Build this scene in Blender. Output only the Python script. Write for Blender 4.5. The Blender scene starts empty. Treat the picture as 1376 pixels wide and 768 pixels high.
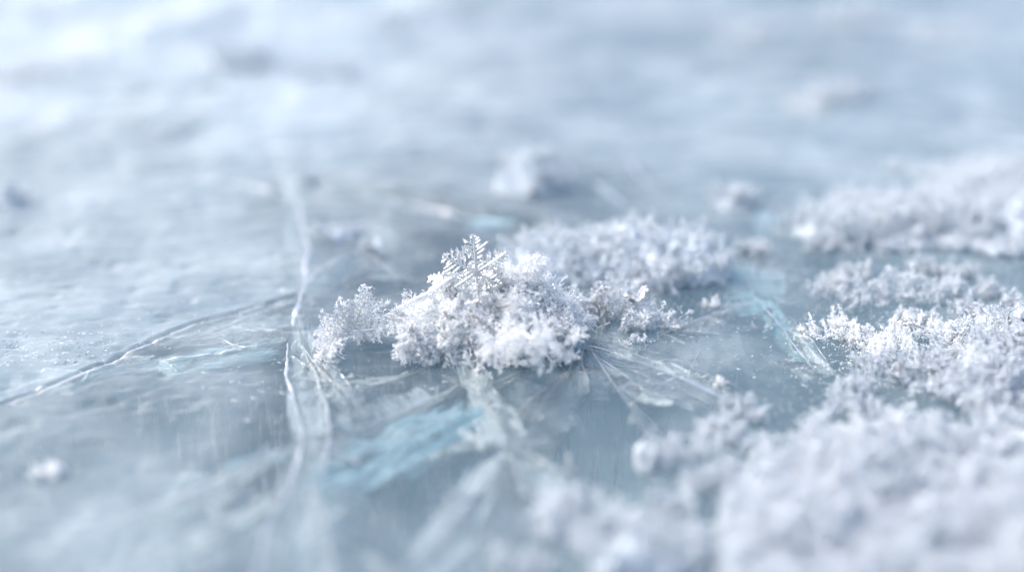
import bpy, math
import numpy as np
from mathutils import Vector, noise as mnoise

R = math.radians
scene = bpy.context.scene
scene.unit_settings.scale_length = 0.01          # one unit = one centimetre

# ------------------------------------------------------------------ camera
PITCH, LENS, FOC = R(24.0), 50.0, 6.94
F_PX = 1376 * LENS / 36.0
_a0 = PITCH + math.atan((465 - 384) / F_PX)
_sl = FOC / math.cos(_a0 - PITCH)
CAM = np.array([0.0, -_sl * math.cos(_a0), _sl * math.sin(_a0)])
cam_data = bpy.data.cameras.new('camera')
cam = bpy.data.objects.new('camera', cam_data)
scene.collection.objects.link(cam)
cam.location = CAM
cam.rotation_euler = (math.pi / 2 - PITCH, 0, 0)
cam_data.lens = LENS
cam_data.sensor_width = 36
cam_data.clip_start = 0.05
cam_data.clip_end = 5000
cam_data.dof.use_dof = True
cam_data.dof.focus_distance = FOC - 0.03
cam_data.dof.aperture_fstop = 0.152
cam_data.dof.aperture_blades = 0
scene.camera = cam

# ------------------------------------------------------------------ light
SUN_EL, SUN_AZ = R(49), R(-74)                   # azimuth from +Y (away from the camera), negative = left
world = bpy.data.worlds.new('World')
scene.world = world
world.use_nodes = True
wn = world.node_tree
bg = wn.nodes['Background']
sky = wn.nodes.new('ShaderNodeTexSky')
sky.sky_type = 'NISHITA'
sky.sun_disc = False
sky.sun_elevation = SUN_EL
sky.sun_rotation = SUN_AZ
sky.air_density = 1.0
sky.dust_density = 4.5
sky.ozone_density = 1.0
wn.links.new(sky.outputs[0], bg.inputs[0])
bg.inputs[1].default_value = 0.15
sd = bpy.data.lights.new('sun', 'SUN')
sd.energy = 1.15
sd.angle = R(32)
sd.color = (1.0, 0.955, 0.89)
sun = bpy.data.objects.new('sun', sd)
scene.collection.objects.link(sun)
_d = Vector((math.sin(SUN_AZ) * math.cos(SUN_EL), math.cos(SUN_AZ) * math.cos(SUN_EL), math.sin(SUN_EL)))
sun.rotation_euler = _d.to_track_quat('Z', 'Y').to_euler()
scene.view_settings.view_transform = 'Standard'
scene.view_settings.look = 'None'
scene.view_settings.exposure = 1.0
scene.view_settings.gamma = 1
scene.render.engine = 'CYCLES'
cy = scene.cycles
cy.use_denoising = True
cy.max_bounces = 12
cy.diffuse_bounces = 10
cy.glossy_bounces = 3
cy.transmission_bounces = 4
cy.transparent_max_bounces = 48
cy.caustics_reflective = False
cy.caustics_refractive = False
cy.sample_clamp_indirect = 4
cy.sample_clamp_direct = 5

# ------------------------------------------------------------------ helpers
def P(px, py, z=0.0):
    """point of the level z that the photograph's pixel looks at"""
    x = (px - 688) / F_PX
    yv = -(py - 384) / F_PX
    f = np.array([0, math.cos(PITCH), -math.sin(PITCH)])
    u = np.array([0, math.sin(PITCH), math.cos(PITCH)])
    d = f + x * np.array([1.0, 0, 0]) + yv * u
    t = (z - CAM[2]) / d[2]
    return CAM + d * t

def hash2(ix, iy, seed):
    h = (ix.astype(np.int64) * 374761393 + iy.astype(np.int64) * 668265263 + seed * 2147483647) & 0x7fffffff
    h = ((h ^ (h >> 13)) * 1274126177) & 0x7fffffff
    h = (h ^ (h >> 16)) & 0xffff
    return h / 65535.0

def vnoise(x, y, seed=0):
    x = np.asarray(x, float); y = np.asarray(y, float)
    ix, iy = np.floor(x), np.floor(y)
    fx, fy = x - ix, y - iy
    fx = fx * fx * (3 - 2 * fx); fy = fy * fy * (3 - 2 * fy)
    a = hash2(ix, iy, seed); b = hash2(ix + 1, iy, seed)
    c = hash2(ix, iy + 1, seed); d = hash2(ix + 1, iy + 1, seed)
    return (a * (1 - fx) + b * fx) * (1 - fy) + (c * (1 - fx) + d * fx) * fy

def fbm(x, y, octs=4, seed=0):
    s = 0; a = 0.5; t = 0
    for o in range(octs):
        s = s + a * (vnoise(x * 2 ** o + 17.3 * o, y * 2 ** o - 9.1 * o, seed + o) - 0.5)
        t += a; a *= 0.5
    return s / t * 2                                # about -1..1

def sstep(e0, e1, v):
    t = np.clip((v - e0) / (e1 - e0), 0, 1)
    return t * t * (3 - 2 * t)

def seg_dist(x, y, pts):
    d = np.full(np.shape(x), 1e9)
    for (ax, ay), (bx, by) in zip(pts[:-1], pts[1:]):
        dx, dy = bx - ax, by - ay
        t = np.clip(((x - ax) * dx + (y - ay) * dy) / (dx * dx + dy * dy + 1e-12), 0, 1)
        d = np.minimum(d, np.hypot(x - ax - t * dx, y - ay - t * dy))
    return d

def blob(x, y, px, py, rx, ry):
    """soft round patch on the ice: centre by photo position, radii in cm"""
    c = P(px, py)
    return np.exp(-(((x - c[0]) / rx) ** 2 + ((y - c[1]) / ry) ** 2))

GROOVES = [
    ([(398, 398), (340, 412), (262, 433), (200, 458), (120, 496), (40, 528), (-60, 560)], 0.017, 0.011),
    ([(430, 245), (540, 265), (640, 290), (720, 302)], 0.06, 0.05),
    ([(1010, 548), (930, 508), (860, 482), (790, 464)], 0.03, 0.022),
]
GROOVES_W = [([tuple(P(*p)[:2]) for p in g[0]], g[1], g[2]) for g in GROOVES]

def height(x, y):
    x = np.asarray(x, float); y = np.asarray(y, float)
    left = sstep(0.3, -1.8, x)
    far = sstep(1.2, 5.0, y)
    very = sstep(4.0, 9.0, y)
    h = 0.010 * fbm(x * 2.2, y * 2.0, 4, 3)
    h = h + (0.003 + 0.005 * left + 0.02 * far) * fbm(x * 5.0, y * 11.0, 3, 11)
    h = h + 0.10 * far * fbm(x * 0.9, y * 1.1, 4, 21)
    h = h + 0.30 * very * fbm(x * 0.50 + 4, y * 0.55, 3, 31)
    # shallow pits and scaly chips on the left sheet
    sc = np.clip(fbm(x * 9.0, y * 16.0, 2, 41) - 0.20, 0, 1)
    h = h - 0.022 * left * sc
    for pts, w, dep in GROOVES_W:
        d = seg_dist(x + 0.02 * fbm(x * 6, y * 6, 3, 88), y + 0.02 * fbm(x * 6 + 3, y * 6, 3, 89), pts)
        dep = dep * (0.75 + 0.5 * fbm(x * 8, y * 8, 2, 90))
        h = h - dep * np.exp(-(d / w) ** 2) + 0.55 * dep * np.exp(-((d - 1.9 * w) / (0.8 * w)) ** 2)
    return h

def h1(x, y):
    return float(height(np.array([x]), np.array([y]))[0])

def make_mesh(name, verts, faces, mat=None, parent=None, smooth=False, uv=None, flow=None):
    me = bpy.data.meshes.new(name)
    verts = np.asarray(verts, np.float32); faces = np.asarray(faces, np.int32)
    k = faces.shape[1]
    me.vertices.add(len(verts)); me.vertices.foreach_set('co', verts.ravel())
    me.loops.add(faces.size); me.loops.foreach_set('vertex_index', faces.ravel())
    me.polygons.add(len(faces))
    me.polygons.foreach_set('loop_start', np.arange(0, faces.size, k, dtype=np.int32))
    me.polygons.foreach_set('use_smooth', np.full(len(faces), bool(smooth)))
    if uv is not None:
        l = me.uv_layers.new(name='UVMap')
        l.data.foreach_set('uv', np.asarray(uv, np.float32)[faces.ravel()].ravel())
        l2 = me.uv_layers.new(name='flow')
        l2.data.foreach_set('uv', np.asarray(uv if flow is None else flow, np.float32)[faces.ravel()].ravel())
    me.update(); me.validate()
    if mat: me.materials.append(mat)
    o = bpy.data.objects.new(name, me)
    scene.collection.objects.link(o)
    if parent is not None: o.parent = parent
    return o

def thing(name, label, cat, loc=(0, 0, 0), group=None):
    o = bpy.data.objects.new(name, None)
    o.empty_display_size = 0.1
    scene.collection.objects.link(o)
    o.location = loc
    o['label'] = label; o['category'] = cat
    if group: o['group'] = group
    return o

def tag(o, label, cat, group=None, kind=None):
    o['label'] = label; o['category'] = cat
    if group: o['group'] = group
    if kind: o['kind'] = kind
    return o

# ------------------------------------------------------------------ materials
def nm(name):
    m = bpy.data.materials.new(name); m.use_nodes = True
    nt = m.node_tree; nt.nodes.clear()
    out = nt.nodes.new('ShaderNodeOutputMaterial')
    return m, nt, out

def N(nt, t, **kw):
    n = nt.nodes.new(t)
    for k, v in kw.items():
        if k.startswith('_'): setattr(n, k[1:], v)
        else: n.inputs[k.replace('__', ' ')].default_value = v
    return n

def L(nt, a, b): nt.links.new(a, b)

def coords(nt, scale=(1, 1, 1)):
    tc = nt.nodes.new('ShaderNodeTexCoord'); mp = nt.nodes.new('ShaderNodeMapping')
    g = nt.nodes.new('ShaderNodeNewGeometry')
    mp.inputs['Scale'].default_value = scale
    L(nt, g.outputs['Position'], mp.inputs['Vector'])
    nt.nodes.remove(tc)
    return mp.outputs[0]

def noise(nt, vec, scale, detail=3, rough=0.5, dist=0.0):
    n = nt.nodes.new('ShaderNodeTexNoise')
    n.inputs['Scale'].default_value = scale; n.inputs['Detail'].default_value = detail
    n.inputs['Roughness'].default_value = rough; n.inputs['Distortion'].default_value = dist
    L(nt, vec, n.inputs['Vector'])
    return n.outputs['Fac']

def ramp(nt, fac, stops, interp='LINEAR'):
    r = nt.nodes.new('ShaderNodeValToRGB'); r.color_ramp.interpolation = interp
    e = r.color_ramp.elements
    while len(e) < len(stops): e.new(0.5)
    for el, (p, c) in zip(e, stops):
        el.position = p
        el.color = (c, c, c, 1) if isinstance(c, (int, float)) else (*c, 1)
    L(nt, fac, r.inputs[0])
    return r.outputs['Color']

def mix(nt, fac, a, b):
    m = nt.nodes.new('ShaderNodeMixShader')
    if isinstance(fac, (int, float)): m.inputs[0].default_value = fac
    else: L(nt, fac, m.inputs[0])
    L(nt, a, m.inputs[1]); L(nt, b, m.inputs[2])
    return m.outputs[0]

def mth(nt, op, a, b=None, clamp=False):
    m = nt.nodes.new('ShaderNodeMath'); m.operation = op; m.use_clamp = clamp
    for i, v in enumerate((a, b)):
        if v is None: continue
        if isinstance(v, (int, float)): m.inputs[i].default_value = v
        else: L(nt, v, m.inputs[i])
    return m.outputs[0]

def ice_surface_mat():
    m, nt, out = nm('clear_ice_surface')
    at = nt.nodes.new('ShaderNodeAttribute'); at.attribute_name = 'milk'
    v1 = coords(nt, (1.0, 2.0, 1.0)); v2 = coords(nt, (1, 1, 1))
    n1 = noise(nt, v2, 1.6, 5, 0.6); n2 = noise(nt, v1, 9, 4, 0.6, 0.4); n3 = noise(nt, v1, 38, 3, 0.6); n4 = noise(nt, v1, 95, 2, 0.6)
    bsum = mth(nt, 'ADD', mth(nt, 'MULTIPLY', n2, 0.55), mth(nt, 'ADD', mth(nt, 'MULTIPLY', n3, 0.26), mth(nt, 'MULTIPLY', n4, 0.22)))
    bump = nt.nodes.new('ShaderNodeBump'); bump.inputs['Distance'].default_value = 0.05
    bump.inputs['Strength'].default_value = 0.30
    L(nt, bsum, bump.inputs['Height'])
    v5 = coords(nt, (7.0, 1.2, 1.0)); n5 = noise(nt, v5, 14, 2, 0.5, 0.3)
    bsum = mth(nt, 'ADD', bsum, mth(nt, 'MULTIPLY', n5, 0.05))
    L(nt, bsum, bump.inputs['Height'])
    # cloudiness of the surface layer: attribute with uneven edges
    cl = mth(nt, 'ADD', at.outputs['Fac'], mth(nt, 'MULTIPLY', mth(nt, 'SUBTRACT', n1, 0.5), 0.75))
    cl = mth(nt, 'ADD', cl, mth(nt, 'MULTIPLY', mth(nt, 'SUBTRACT', n2, 0.5), 0.30))
    cl = mth(nt, 'MINIMUM', mth(nt, 'MAXIMUM', cl, 0.05), 0.93)
    dif = nt.nodes.new('ShaderNodeBsdfDiffuse')
    col = ramp(nt, n1, [(0.3, (0.345, 0.465, 0.54)), (0.7, (0.47, 0.575, 0.64))])
    L(nt, col, dif.inputs['Color']); L(nt, bump.outputs[0], dif.inputs['Normal'])
    trn = nt.nodes.new('ShaderNodeBsdfTranslucent'); trn.inputs['Color'].default_value = (0.55, 0.68, 0.76, 1)
    milk = mix(nt, 0.25, dif.outputs[0], trn.outputs[0])
    tr = nt.nodes.new('ShaderNodeBsdfTransparent'); tr.inputs['Color'].default_value = (0.925, 0.967, 0.988, 1)
    body = mix(nt, cl, tr.outputs[0], milk)
    gl = nt.nodes.new('ShaderNodeBsdfGlossy'); gl.inputs['Color'].default_value = (1, 1, 1, 1)
    rg = ramp(nt, n1, [(0.3, 0.30), (0.7, 0.50)])
    L(nt, rg, gl.inputs['Roughness']); L(nt, bump.outputs[0], gl.inputs['Normal'])
    fr = nt.nodes.new('ShaderNodeFresnel'); fr.inputs['IOR'].default_value = 1.31
    L(nt, bump.outputs[0], fr.inputs['Normal'])
    L(nt, mix(nt, fr.outputs[0], body, gl.outputs[0]), out.inputs[0])
    return m

def deep_mat():
    m, nt, out = nm('deep_cloudy_ice')
    v = coords(nt, (1, 1, 1)); vs = coords(nt, (3.0, 0.5, 1))
    n1 = noise(nt, v, 0.7, 5, 0.6, 0.5); n2 = noise(nt, vs, 1.3, 4, 0.6)
    s = mth(nt, 'ADD', mth(nt, 'MULTIPLY', n1, 0.7), mth(nt, 'MULTIPLY', n2, 0.3))
    dif = nt.nodes.new('ShaderNodeBsdfDiffuse')
    L(nt, ramp(nt, s, [(0.36, (0.13, 0.23, 0.30)), (0.5, (0.21, 0.33, 0.41)), (0.64, (0.35, 0.48, 0.56))]), dif.inputs['Color'])
    L(nt, dif.outputs[0], out.inputs[0])
    return m

def frost_mat(name, col=(0.965, 0.985, 0.995), trans=0.04, see=0.0, rough=0.22):
    m, nt, out = nm(name)
    v = coords(nt, (1, 1, 1)); n1 = noise(nt, v, 30, 2)
    dif = nt.nodes.new('ShaderNodeBsdfDiffuse'); dif.inputs['Color'].default_value = (*col, 1)
    tl = nt.nodes.new('ShaderNodeBsdfTranslucent'); tl.inputs['Color'].default_value = (*col, 1)
    body = mix(nt, trans, dif.outputs[0], tl.outputs[0])
    tr = nt.nodes.new('ShaderNodeBsdfTransparent'); tr.inputs['Color'].default_value = (0.95, 0.98, 1.0, 1)
    if see > 0: body = mix(nt, mth(nt, 'MULTIPLY', n1, see * 2), body, tr.outputs[0])
    gl = nt.nodes.new('ShaderNodeBsdfGlossy'); gl.inputs['Roughness'].default_value = rough
    fr = nt.nodes.new('ShaderNodeFresnel'); fr.inputs['IOR'].default_value = 1.45
    L(nt, mix(nt, fr.outputs[0], body, gl.outputs[0]), out.inputs[0])
    return m

def flake_mat():
    m, nt, out = nm('glassy_crystal')
    dif = nt.nodes.new('ShaderNodeBsdfDiffuse'); dif.inputs['Color'].default_value = (0.92, 0.95, 0.97, 1)
    tl = nt.nodes.new('ShaderNodeBsdfTranslucent'); tl.inputs['Color'].default_value = (0.92, 0.95, 0.97, 1)
    tr = nt.nodes.new('ShaderNodeBsdfTransparent')
    gl = nt.nodes.new('ShaderNodeBsdfGlossy'); gl.inputs['Roughness'].default_value = 0.12
    lw = nt.nodes.new('ShaderNodeLayerWeight'); lw.inputs['Blend'].default_value = 0.45
    body = mix(nt, 0.5, dif.outputs[0], tl.outputs[0])
    body = mix(nt, mth(nt, 'ADD', mth(nt, 'MULTIPLY', lw.outputs['Facing'], 0.5), 0.46, True), tr.outputs[0], body)
    L(nt, mix(nt, mth(nt, 'ADD', mth(nt, 'MULTIPLY', lw.outputs['Fresnel'], 0.35), 0.04, True), body, gl.outputs[0]), out.inputs[0])
    return m

def sheet_mat(name, col, dens, gloss=0.35, lo=0.35, hi=0.7, streak=(3.0, 9.0), mn=0.25):
    """fracture face inside the ice: uv.x runs along the crack (cm), uv.y 0 at the surface and 1 at its foot"""
    m, nt, out = nm(name)
    uv = nt.nodes.new('ShaderNodeUVMap'); uv.uv_map = 'UVMap'
    sep = nt.nodes.new('ShaderNodeSeparateXYZ'); L(nt, uv.outputs[0], sep.inputs[0])
    mp = nt.nodes.new('ShaderNodeMapping'); mp.inputs['Scale'].default_value = (streak[1], streak[0], 1)
    fl = nt.nodes.new('ShaderNodeUVMap'); fl.uv_map = 'flow'
    L(nt, fl.outputs[0], mp.inputs['Vector'])
    n1 = noise(nt, mp.outputs[0], 1.0, 5, 0.6, 0.6)
    v = coords(nt, (1, 1, 1)); n2 = noise(nt, v, 5, 4, 0.6)
    foot = ramp(nt, sep.outputs[1], [(0.0, 1.0), (0.05, 0.75), (0.6, 0.6), (1.0, 0.0)])
    a = mth(nt, 'MULTIPLY', foot, ramp(nt, n1, [(lo, mn), (hi, 1.0)]))
    a = mth(nt, 'MULTIPLY', a, ramp(nt, n2, [(0.3, 0.5), (0.65, 1.0)]))
    a = mth(nt, 'MULTIPLY', a, dens, True)
    dif = nt.nodes.new('ShaderNodeBsdfDiffuse'); dif.inputs['Color'].default_value = (*col, 1)
    tl = nt.nodes.new('ShaderNodeBsdfTranslucent'); tl.inputs['Color'].default_value = (*col, 1)
    gl = nt.nodes.new('ShaderNodeBsdfGlossy'); gl.inputs['Roughness'].default_value = 0.42
    gl.inputs['Color'].default_value = (0.92, 0.98, 1, 1)
    bp = nt.nodes.new('ShaderNodeBump'); bp.inputs['Distance'].default_value = 0.03; bp.inputs['Strength'].default_value = 0.6
    L(nt, n1, bp.inputs['Height'])
    for n in (dif, gl): L(nt, bp.outputs[0], n.inputs['Normal'])
    body = mix(nt, gloss, mix(nt, 0.55, dif.outputs[0], tl.outputs[0]), gl.outputs[0])
    tr = nt.nodes.new('ShaderNodeBsdfTransparent')
    L(nt, mix(nt, a, tr.outputs[0], body), out.inputs[0])
    return m

M_ICE = ice_surface_mat()
M_DEEP = deep_mat()
M_FROST = frost_mat('frost_crystal')
M_SNOW = frost_mat('packed_frost', (0.74, 0.82, 0.88), 0.0, 0.0, 0.5)
M_BLUISH = frost_mat('bluish_frost', (0.81, 0.875, 0.93), 0.08, 0.14, 0.35)  # darker, bluer, slightly see-through frost for coarse clumps and banks
M_FLAKE = flake_mat()
M_SHEET = sheet_mat('white_fracture', (0.88, 0.96, 1.0), 2.3)
M_CYAN = sheet_mat('cyan_fracture', (0.66, 0.95, 1.0), 4.0, 0.30, 0.25, 0.6)
M_LIP = frost_mat('crack_lip_ice', (0.93, 0.975, 1.0), 0.15, 0.15, 0.32)
def streak_mat():
    m, nt, out = nm('bubble_streak_ice')
    d = nt.nodes.new('ShaderNodeBsdfDiffuse'); d.inputs['Color'].default_value = (0.95, 0.98, 1, 1)
    t = nt.nodes.new('ShaderNodeBsdfTranslucent'); t.inputs['Color'].default_value = (0.95, 0.98, 1, 1)
    tr = nt.nodes.new('ShaderNodeBsdfTransparent')
    L(nt, mix(nt, 0.78, mix(nt, 0.5, d.outputs[0], t.outputs[0]), tr.outputs[0]), out.inputs[0])
    return m
M_STREAK = streak_mat()
M_WHITE = sheet_mat('bright_fracture', (0.90, 0.985, 1.0), 6.5, 0.2, 0.38, 0.62, (2.2, 10), 0.12)

# ------------------------------------------------------------------ ice sheet and deep ice
def axis(lo, hi, step, grow, end_lo, end_hi):
    core = list(np.arange(lo, hi + 1e-6, step))
    s = step; v = core[-1]
    while v < end_hi: s *= grow; v += s; core.append(v)
    s = step; v = core[0]; pre = []
    while v > end_lo: s *= grow; v -= s; pre.append(v)
    return np.array(pre[::-1] + core)

def build_ice():
    xs = axis(-2.9, 2.9, 0.0145, 1.03, -600, 600)
    ys = axis(-1.9, 2.6, 0.0145, 1.028, -600, 1200)
    X, Y = np.meshgrid(xs, ys)
    Z = height(X, Y)
    fade = sstep(60, 20, np.hypot(X, Y)); Z = Z * fade
    V = np.stack([X.ravel(), Y.ravel(), Z.ravel()], 1)
    nx, ny = len(xs), len(ys)
    i = np.arange(nx * ny).reshape(ny, nx)
    F = np.stack([i[:-1, :-1].ravel(), i[:-1, 1:].ravel(), i[1:, 1:].ravel(), i[1:, :-1].ravel()], 1)
    o = make_mesh('ground', V, F, M_ICE, smooth=True)
    o['kind'] = 'structure'
    # cloudiness: frosted on the left and far away, clear in the windows between the cracks
    x, y = X.ravel(), Y.ravel()
    milk = np.full(x.shape, 0.18)
    milk += 0.34 * sstep(1.3, 3.5, y + 0.25 * x)
    gp = np.array(GROOVES_W[0][0])[::-1]                       # left crack, x ascending
    yc = np.interp(x, gp[:, 0], gp[:, 1])
    fy_ = sstep(0.35, 1.3, y)
    milk += 0.34 * sstep(-0.05, 0.10, y - yc) * (sstep(-0.90, -1.10, x) * (1 - fy_) + sstep(0.7, -2.2, x + 0.35 * fbm(x, y, 3, 5)) * fy_)
    milk += 0.14 * sstep(-1.0, -1.4, x)
    milk -= 0.16 * blob(x, y, 980, 480, 0.55, 0.6)
    milk -= 0.12 * blob(x, y, 700, 560, 0.6, 0.7)
    milk -= 0.30 * blob(x, y, 170, 150, 0.9, 1.2)
    milk -= 0.22 * blob(x, y, 1060, 60, 1.6, 1.4)
    milk -= 0.30 * blob(x, y, 560, 340, 0.5, 0.5)
    milk -= 0.30 * blob(x, y, 545, 600, 0.55, 0.35)
    milk -= 0.15 * blob(x, y, 690, 590, 0.5, 0.5)
    milk -= 0.18 * blob(x, y, 412, 520, 0.16, 0.8)
    milk -= 0.18 * blob(x, y, 385, 240, 0.2, 1.0)
    milk -= 0.20 * blob(x, y, 280, 475, 0.5, 0.12)
    milk -= 0.20 * blob(x, y, 1015, 400, 0.4, 0.5)
    milk -= 0.20 * blob(x, y, 800, 255, 0.4, 0.5)
    milk += 0.04 * sstep(-0.6, -1.6, y)
    a = o.data.attributes.new('milk', 'FLOAT', 'POINT')
    a.data.foreach_set('value', np.clip(milk, 0.04, 0.9).astype(np.float32))
    # deep cloudy ice layer below the clear sheet
    g = axis(-6, 6, 0.3, 1.15, -600, 600)
    X, Y = np.meshgrid(g, g)
    Z = -1.5 + 0.18 * fbm(X * 0.8, Y * 0.8, 3, 77) * sstep(30, 10, np.hypot(X, Y))
    V = np.stack([X.ravel(), Y.ravel(), Z.ravel()], 1)
    n = len(g); i = np.arange(n * n).reshape(n, n)
    F = np.stack([i[:-1, :-1].ravel(), i[:-1, 1:].ravel(), i[1:, 1:].ravel(), i[1:, :-1].ravel()], 1)
    d = make_mesh('deep_ice', V, F, M_DEEP, smooth=True)
    d['kind'] = 'structure'
build_ice()

# ------------------------------------------------------------------ cracks
def smooth_line(pts, step):
    pts = np.asarray(pts, float)
    if len(pts) > 2:                                         # Catmull-Rom
        q = np.vstack([2 * pts[0] - pts[1], pts, 2 * pts[-1] - pts[-2]]); out = []
        for i in range(1, len(q) - 2):
            p0, p1, p2, p3 = q[i - 1:i + 3]
            for t in np.linspace(0, 1, 12, endpoint=False):
                out.append(0.5 * (2 * p1 + (p2 - p0) * t + (2 * p0 - 5 * p1 + 4 * p2 - p3) * t * t + (3 * p1 - p0 - 3 * p2 + p3) * t ** 3))
        out.append(pts[-1]); pts = np.array(out)
    d = np.r_[0, np.cumsum(np.linalg.norm(np.diff(pts, axis=0), axis=1))]
    n = max(4, int(d[-1] / step))
    s = np.linspace(0, d[-1], n)
    return np.stack([np.interp(s, d, pts[:, k]) for k in range(pts.shape[1])], 1), s

def crack(label, pix, depth, lean=(0, 0), lip=0.008, mat=None, wob=0.02, seed=0, sheet=True, taper=0.25, lipmat=None, dtop=0.0):
    """a crack: a raised milky lip on the surface and a fracture face running down into the ice below it.
    depth: list over the length, lean: horizontal shift of the face's foot in cm"""
    base = P(*pix[len(pix) // 2])
    t = thing('crack', label, 'crack', (base[0], base[1], 0))
    w = np.array([P(*p)[:2] for p in pix])
    c, s = smooth_line(w, 0.025)
    n = len(c)
    tan = np.gradient(c, axis=0); tan /= np.linalg.norm(tan, axis=1)[:, None] + 1e-9
    nor = np.stack([-tan[:, 1], tan[:, 0]], 1)
    c = c + nor * (wob * fbm(s * 3.0 + seed * 7, s * 0 + seed, 4, seed))[:, None]
    z0 = height(c[:, 0], c[:, 1])
    u = s / s[-1]
    end = np.clip(np.minimum(u, 1 - u) / taper, 0, 1) ** 0.6
    if sheet:
        rows = 14
        D = np.interp(u, np.linspace(0, 1, len(depth)), depth) * (0.8 + 0.5 * fbm(s * 2.2, s * 0 + 5, 3, seed + 3)) * (0.25 + 0.75 * end)
        V = []; UV = []
        for r in range(rows):
            v = r / (rows - 1)
            sw = 0.09 * fbm(s * 2.0 + seed, s * 0 + v * 1.7, 4, seed + 9) * v
            q = c + nor * sw[:, None] + 1.7 * np.array(lean)[None, :] * (v * D / max(max(depth), 1e-6))[:, None]
            z = z0 - 0.004 - dtop - v * D
            V.append(np.c_[q, z]); UV.append(np.c_[s, np.full(n, v)])
        V = np.vstack(V) - np.array([base[0], base[1], 0]); UV = np.vstack(UV)
        i = np.arange(rows * n).reshape(rows, n)
        F = np.stack([i[:-1, :-1].ravel(), i[:-1, 1:].ravel(), i[1:, 1:].ravel(), i[1:, :-1].ravel()], 1)
        make_mesh('fracture_face', V, F, mat or M_SHEET, t, True, UV)
    if lip > 0:
        rad = 0.34 * lip * (0.45 + 0.9 * np.clip(0.5 + fbm(s * 14, s * 0 + 2, 3, seed + 5), 0, 1.2)) * (0.15 + 0.85 * end)
        gap = sstep(-0.45, -0.15, fbm(s * 4, s * 0 + 8, 2, seed + 6))
        rad = rad * (0.04 + 0.96 * gap) * np.clip(0.9 + 0.9 * fbm(s * 2.5, s * 0 + 4, 2, seed + 11), 0.15, 1.8)
        k = 6; V = []
        for j in range(k):
            a = 2 * math.pi * j / k
            jit = 1 + 0.35 * fbm(s * 25, s * 0 + j * 3, 2, seed + 8)
            V.append(np.c_[c + nor * (rad * math.cos(a) * 2.0 * jit)[:, None], z0 + rad * 0.4 * math.sin(a) * jit])
        V = np.vstack(V) - np.array([base[0], base[1], 0])
        i = np.arange(k * n).reshape(k, n); i2 = np.roll(i, -1, 0)
        F = np.stack([i[:, :-1].ravel(), i[:, 1:].ravel(), i2[:, 1:].ravel(), i2[:, :-1].ravel()], 1)
        make_mesh('lip', V, F, lipmat or M_LIP, t, False)
        # fine splits leaving the crack, each a hairline with its own small face in the ice
        rg = np.random.default_rng(seed + 500)
        for b in range(int(3 + s[-1] * 3.0)):
            i0 = rg.integers(2, n - 2); sg = rg.choice([-1, 1]); ln = rg.uniform(0.06, 0.30) * (0.5 + 30 * lip)
            d0 = tan[i0] * rg.choice([-1, 1]) * rg.uniform(.5, 1) + nor[i0] * sg * rg.uniform(.25, .8)
            kk = 16; ff = np.linspace(0, 1, kk)
            path = c[i0] + d0 * (ff * ln)[:, None] + nor[i0] * (rg.normal(0, .05) * ff ** 2)[:, None] + np.c_[0.012 * fbm(ff * 4 + b, ff * 0 + seed, 3, seed), 0.012 * fbm(ff * 4 + b, ff * 0 + seed + 9, 3, seed)]
            zz = height(path[:, 0], path[:, 1]) + 0.0006
            dp = rg.uniform(0.01, 0.07) * np.sin(np.pi * np.clip(ff * .8 + .2, 0, 1))
            w_ = 0.0016 * (1 - ff) + 0.0004; le = rg.normal(0, .03, 2)
            up_ = np.c_[path - nor[i0] * w_[:, None], zz]; mid_ = np.c_[path + nor[i0] * w_[:, None], zz - 0.001]; lo_ = np.c_[path + le, zz - 0.002 - dp]
            Vb = np.vstack([up_, mid_, lo_]); UVb = np.vstack([np.c_[ff, ff * 0], np.c_[ff, ff * 0], np.c_[ff, ff * 0 + 1]])
            ii = np.arange(3 * kk).reshape(3, kk)
            Fb = np.stack([ii[:-1, :-1].ravel(), ii[:-1, 1:].ravel(), ii[1:, 1:].ravel(), ii[1:, :-1].ravel()], 1)
            make_mesh('side_split', Vb - np.array([base[0], base[1], 0]), Fb, mat or M_SHEET, t, True, UVb)
    return t

crack('long upright crack crossing the ice from top to bottom left of the snowflake',
      [(352, 168), (376, 215), (392, 262), (410, 305), (413, 360), (405, 395), (392, 425), (386, 462), (388, 505), (397, 545), (408, 590), (392, 640), (368, 700), (340, 780)],
      [0.10, 0.25, 0.30, 0.45, 0.55, 0.50, 0.5], (0.26, 0.0), 0.013, seed=1, wob=0.03)
crack('pale second edge running close beside the long upright crack',
      [(408, 470), (428, 520), (440, 575), (432, 640), (440, 700), (452, 790)], [0.15, 0.30, 0.3, 0.3], (-0.14, 0), 0.005, seed=2, wob=0.03)
crack('straight scratch-like crack with a grey groove slanting down to the left edge',
      [(398, 400), (340, 412), (262, 434), (200, 459), (120, 497), (40, 529), (-60, 562)], [0.05, 0.10, 0.14, 0.20], (0, 0.04), 0.011, seed=3, wob=0.015)
crack('thin crack just inside the left groove ending at the upright crack',
      [(396, 404), (350, 418), (300, 437), (262, 452)], [0.04, 0.06], (0, 0), 0.005, seed=4, wob=0.01)
crack('short white ragged crack edge left of the upright crack, above the cyan streak',
      [(386, 442), (350, 441), (310, 446), (285, 446)], [0.06, 0.09, 0.04], (0, 0.02), 0.010, seed=5, wob=0.01)
crack('bright cyan streak of a crack left of the upright crack',
      [(386, 456), (345, 463), (300, 471), (240, 479), (180, 484), (130, 497), (80, 511), (20, 532)], [0.03, 0.10, 0.13, 0.06, 0.08, 0.1], (0, 0.03), 0.006, M_CYAN, seed=6, wob=0.01)
crack('fine curved hairline looping above the cyan streak',
      [(296, 452), (310, 461), (330, 466), (345, 463)], [0.03, 0.03], (0, 0), 0.004, seed=7, wob=0.005)
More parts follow.
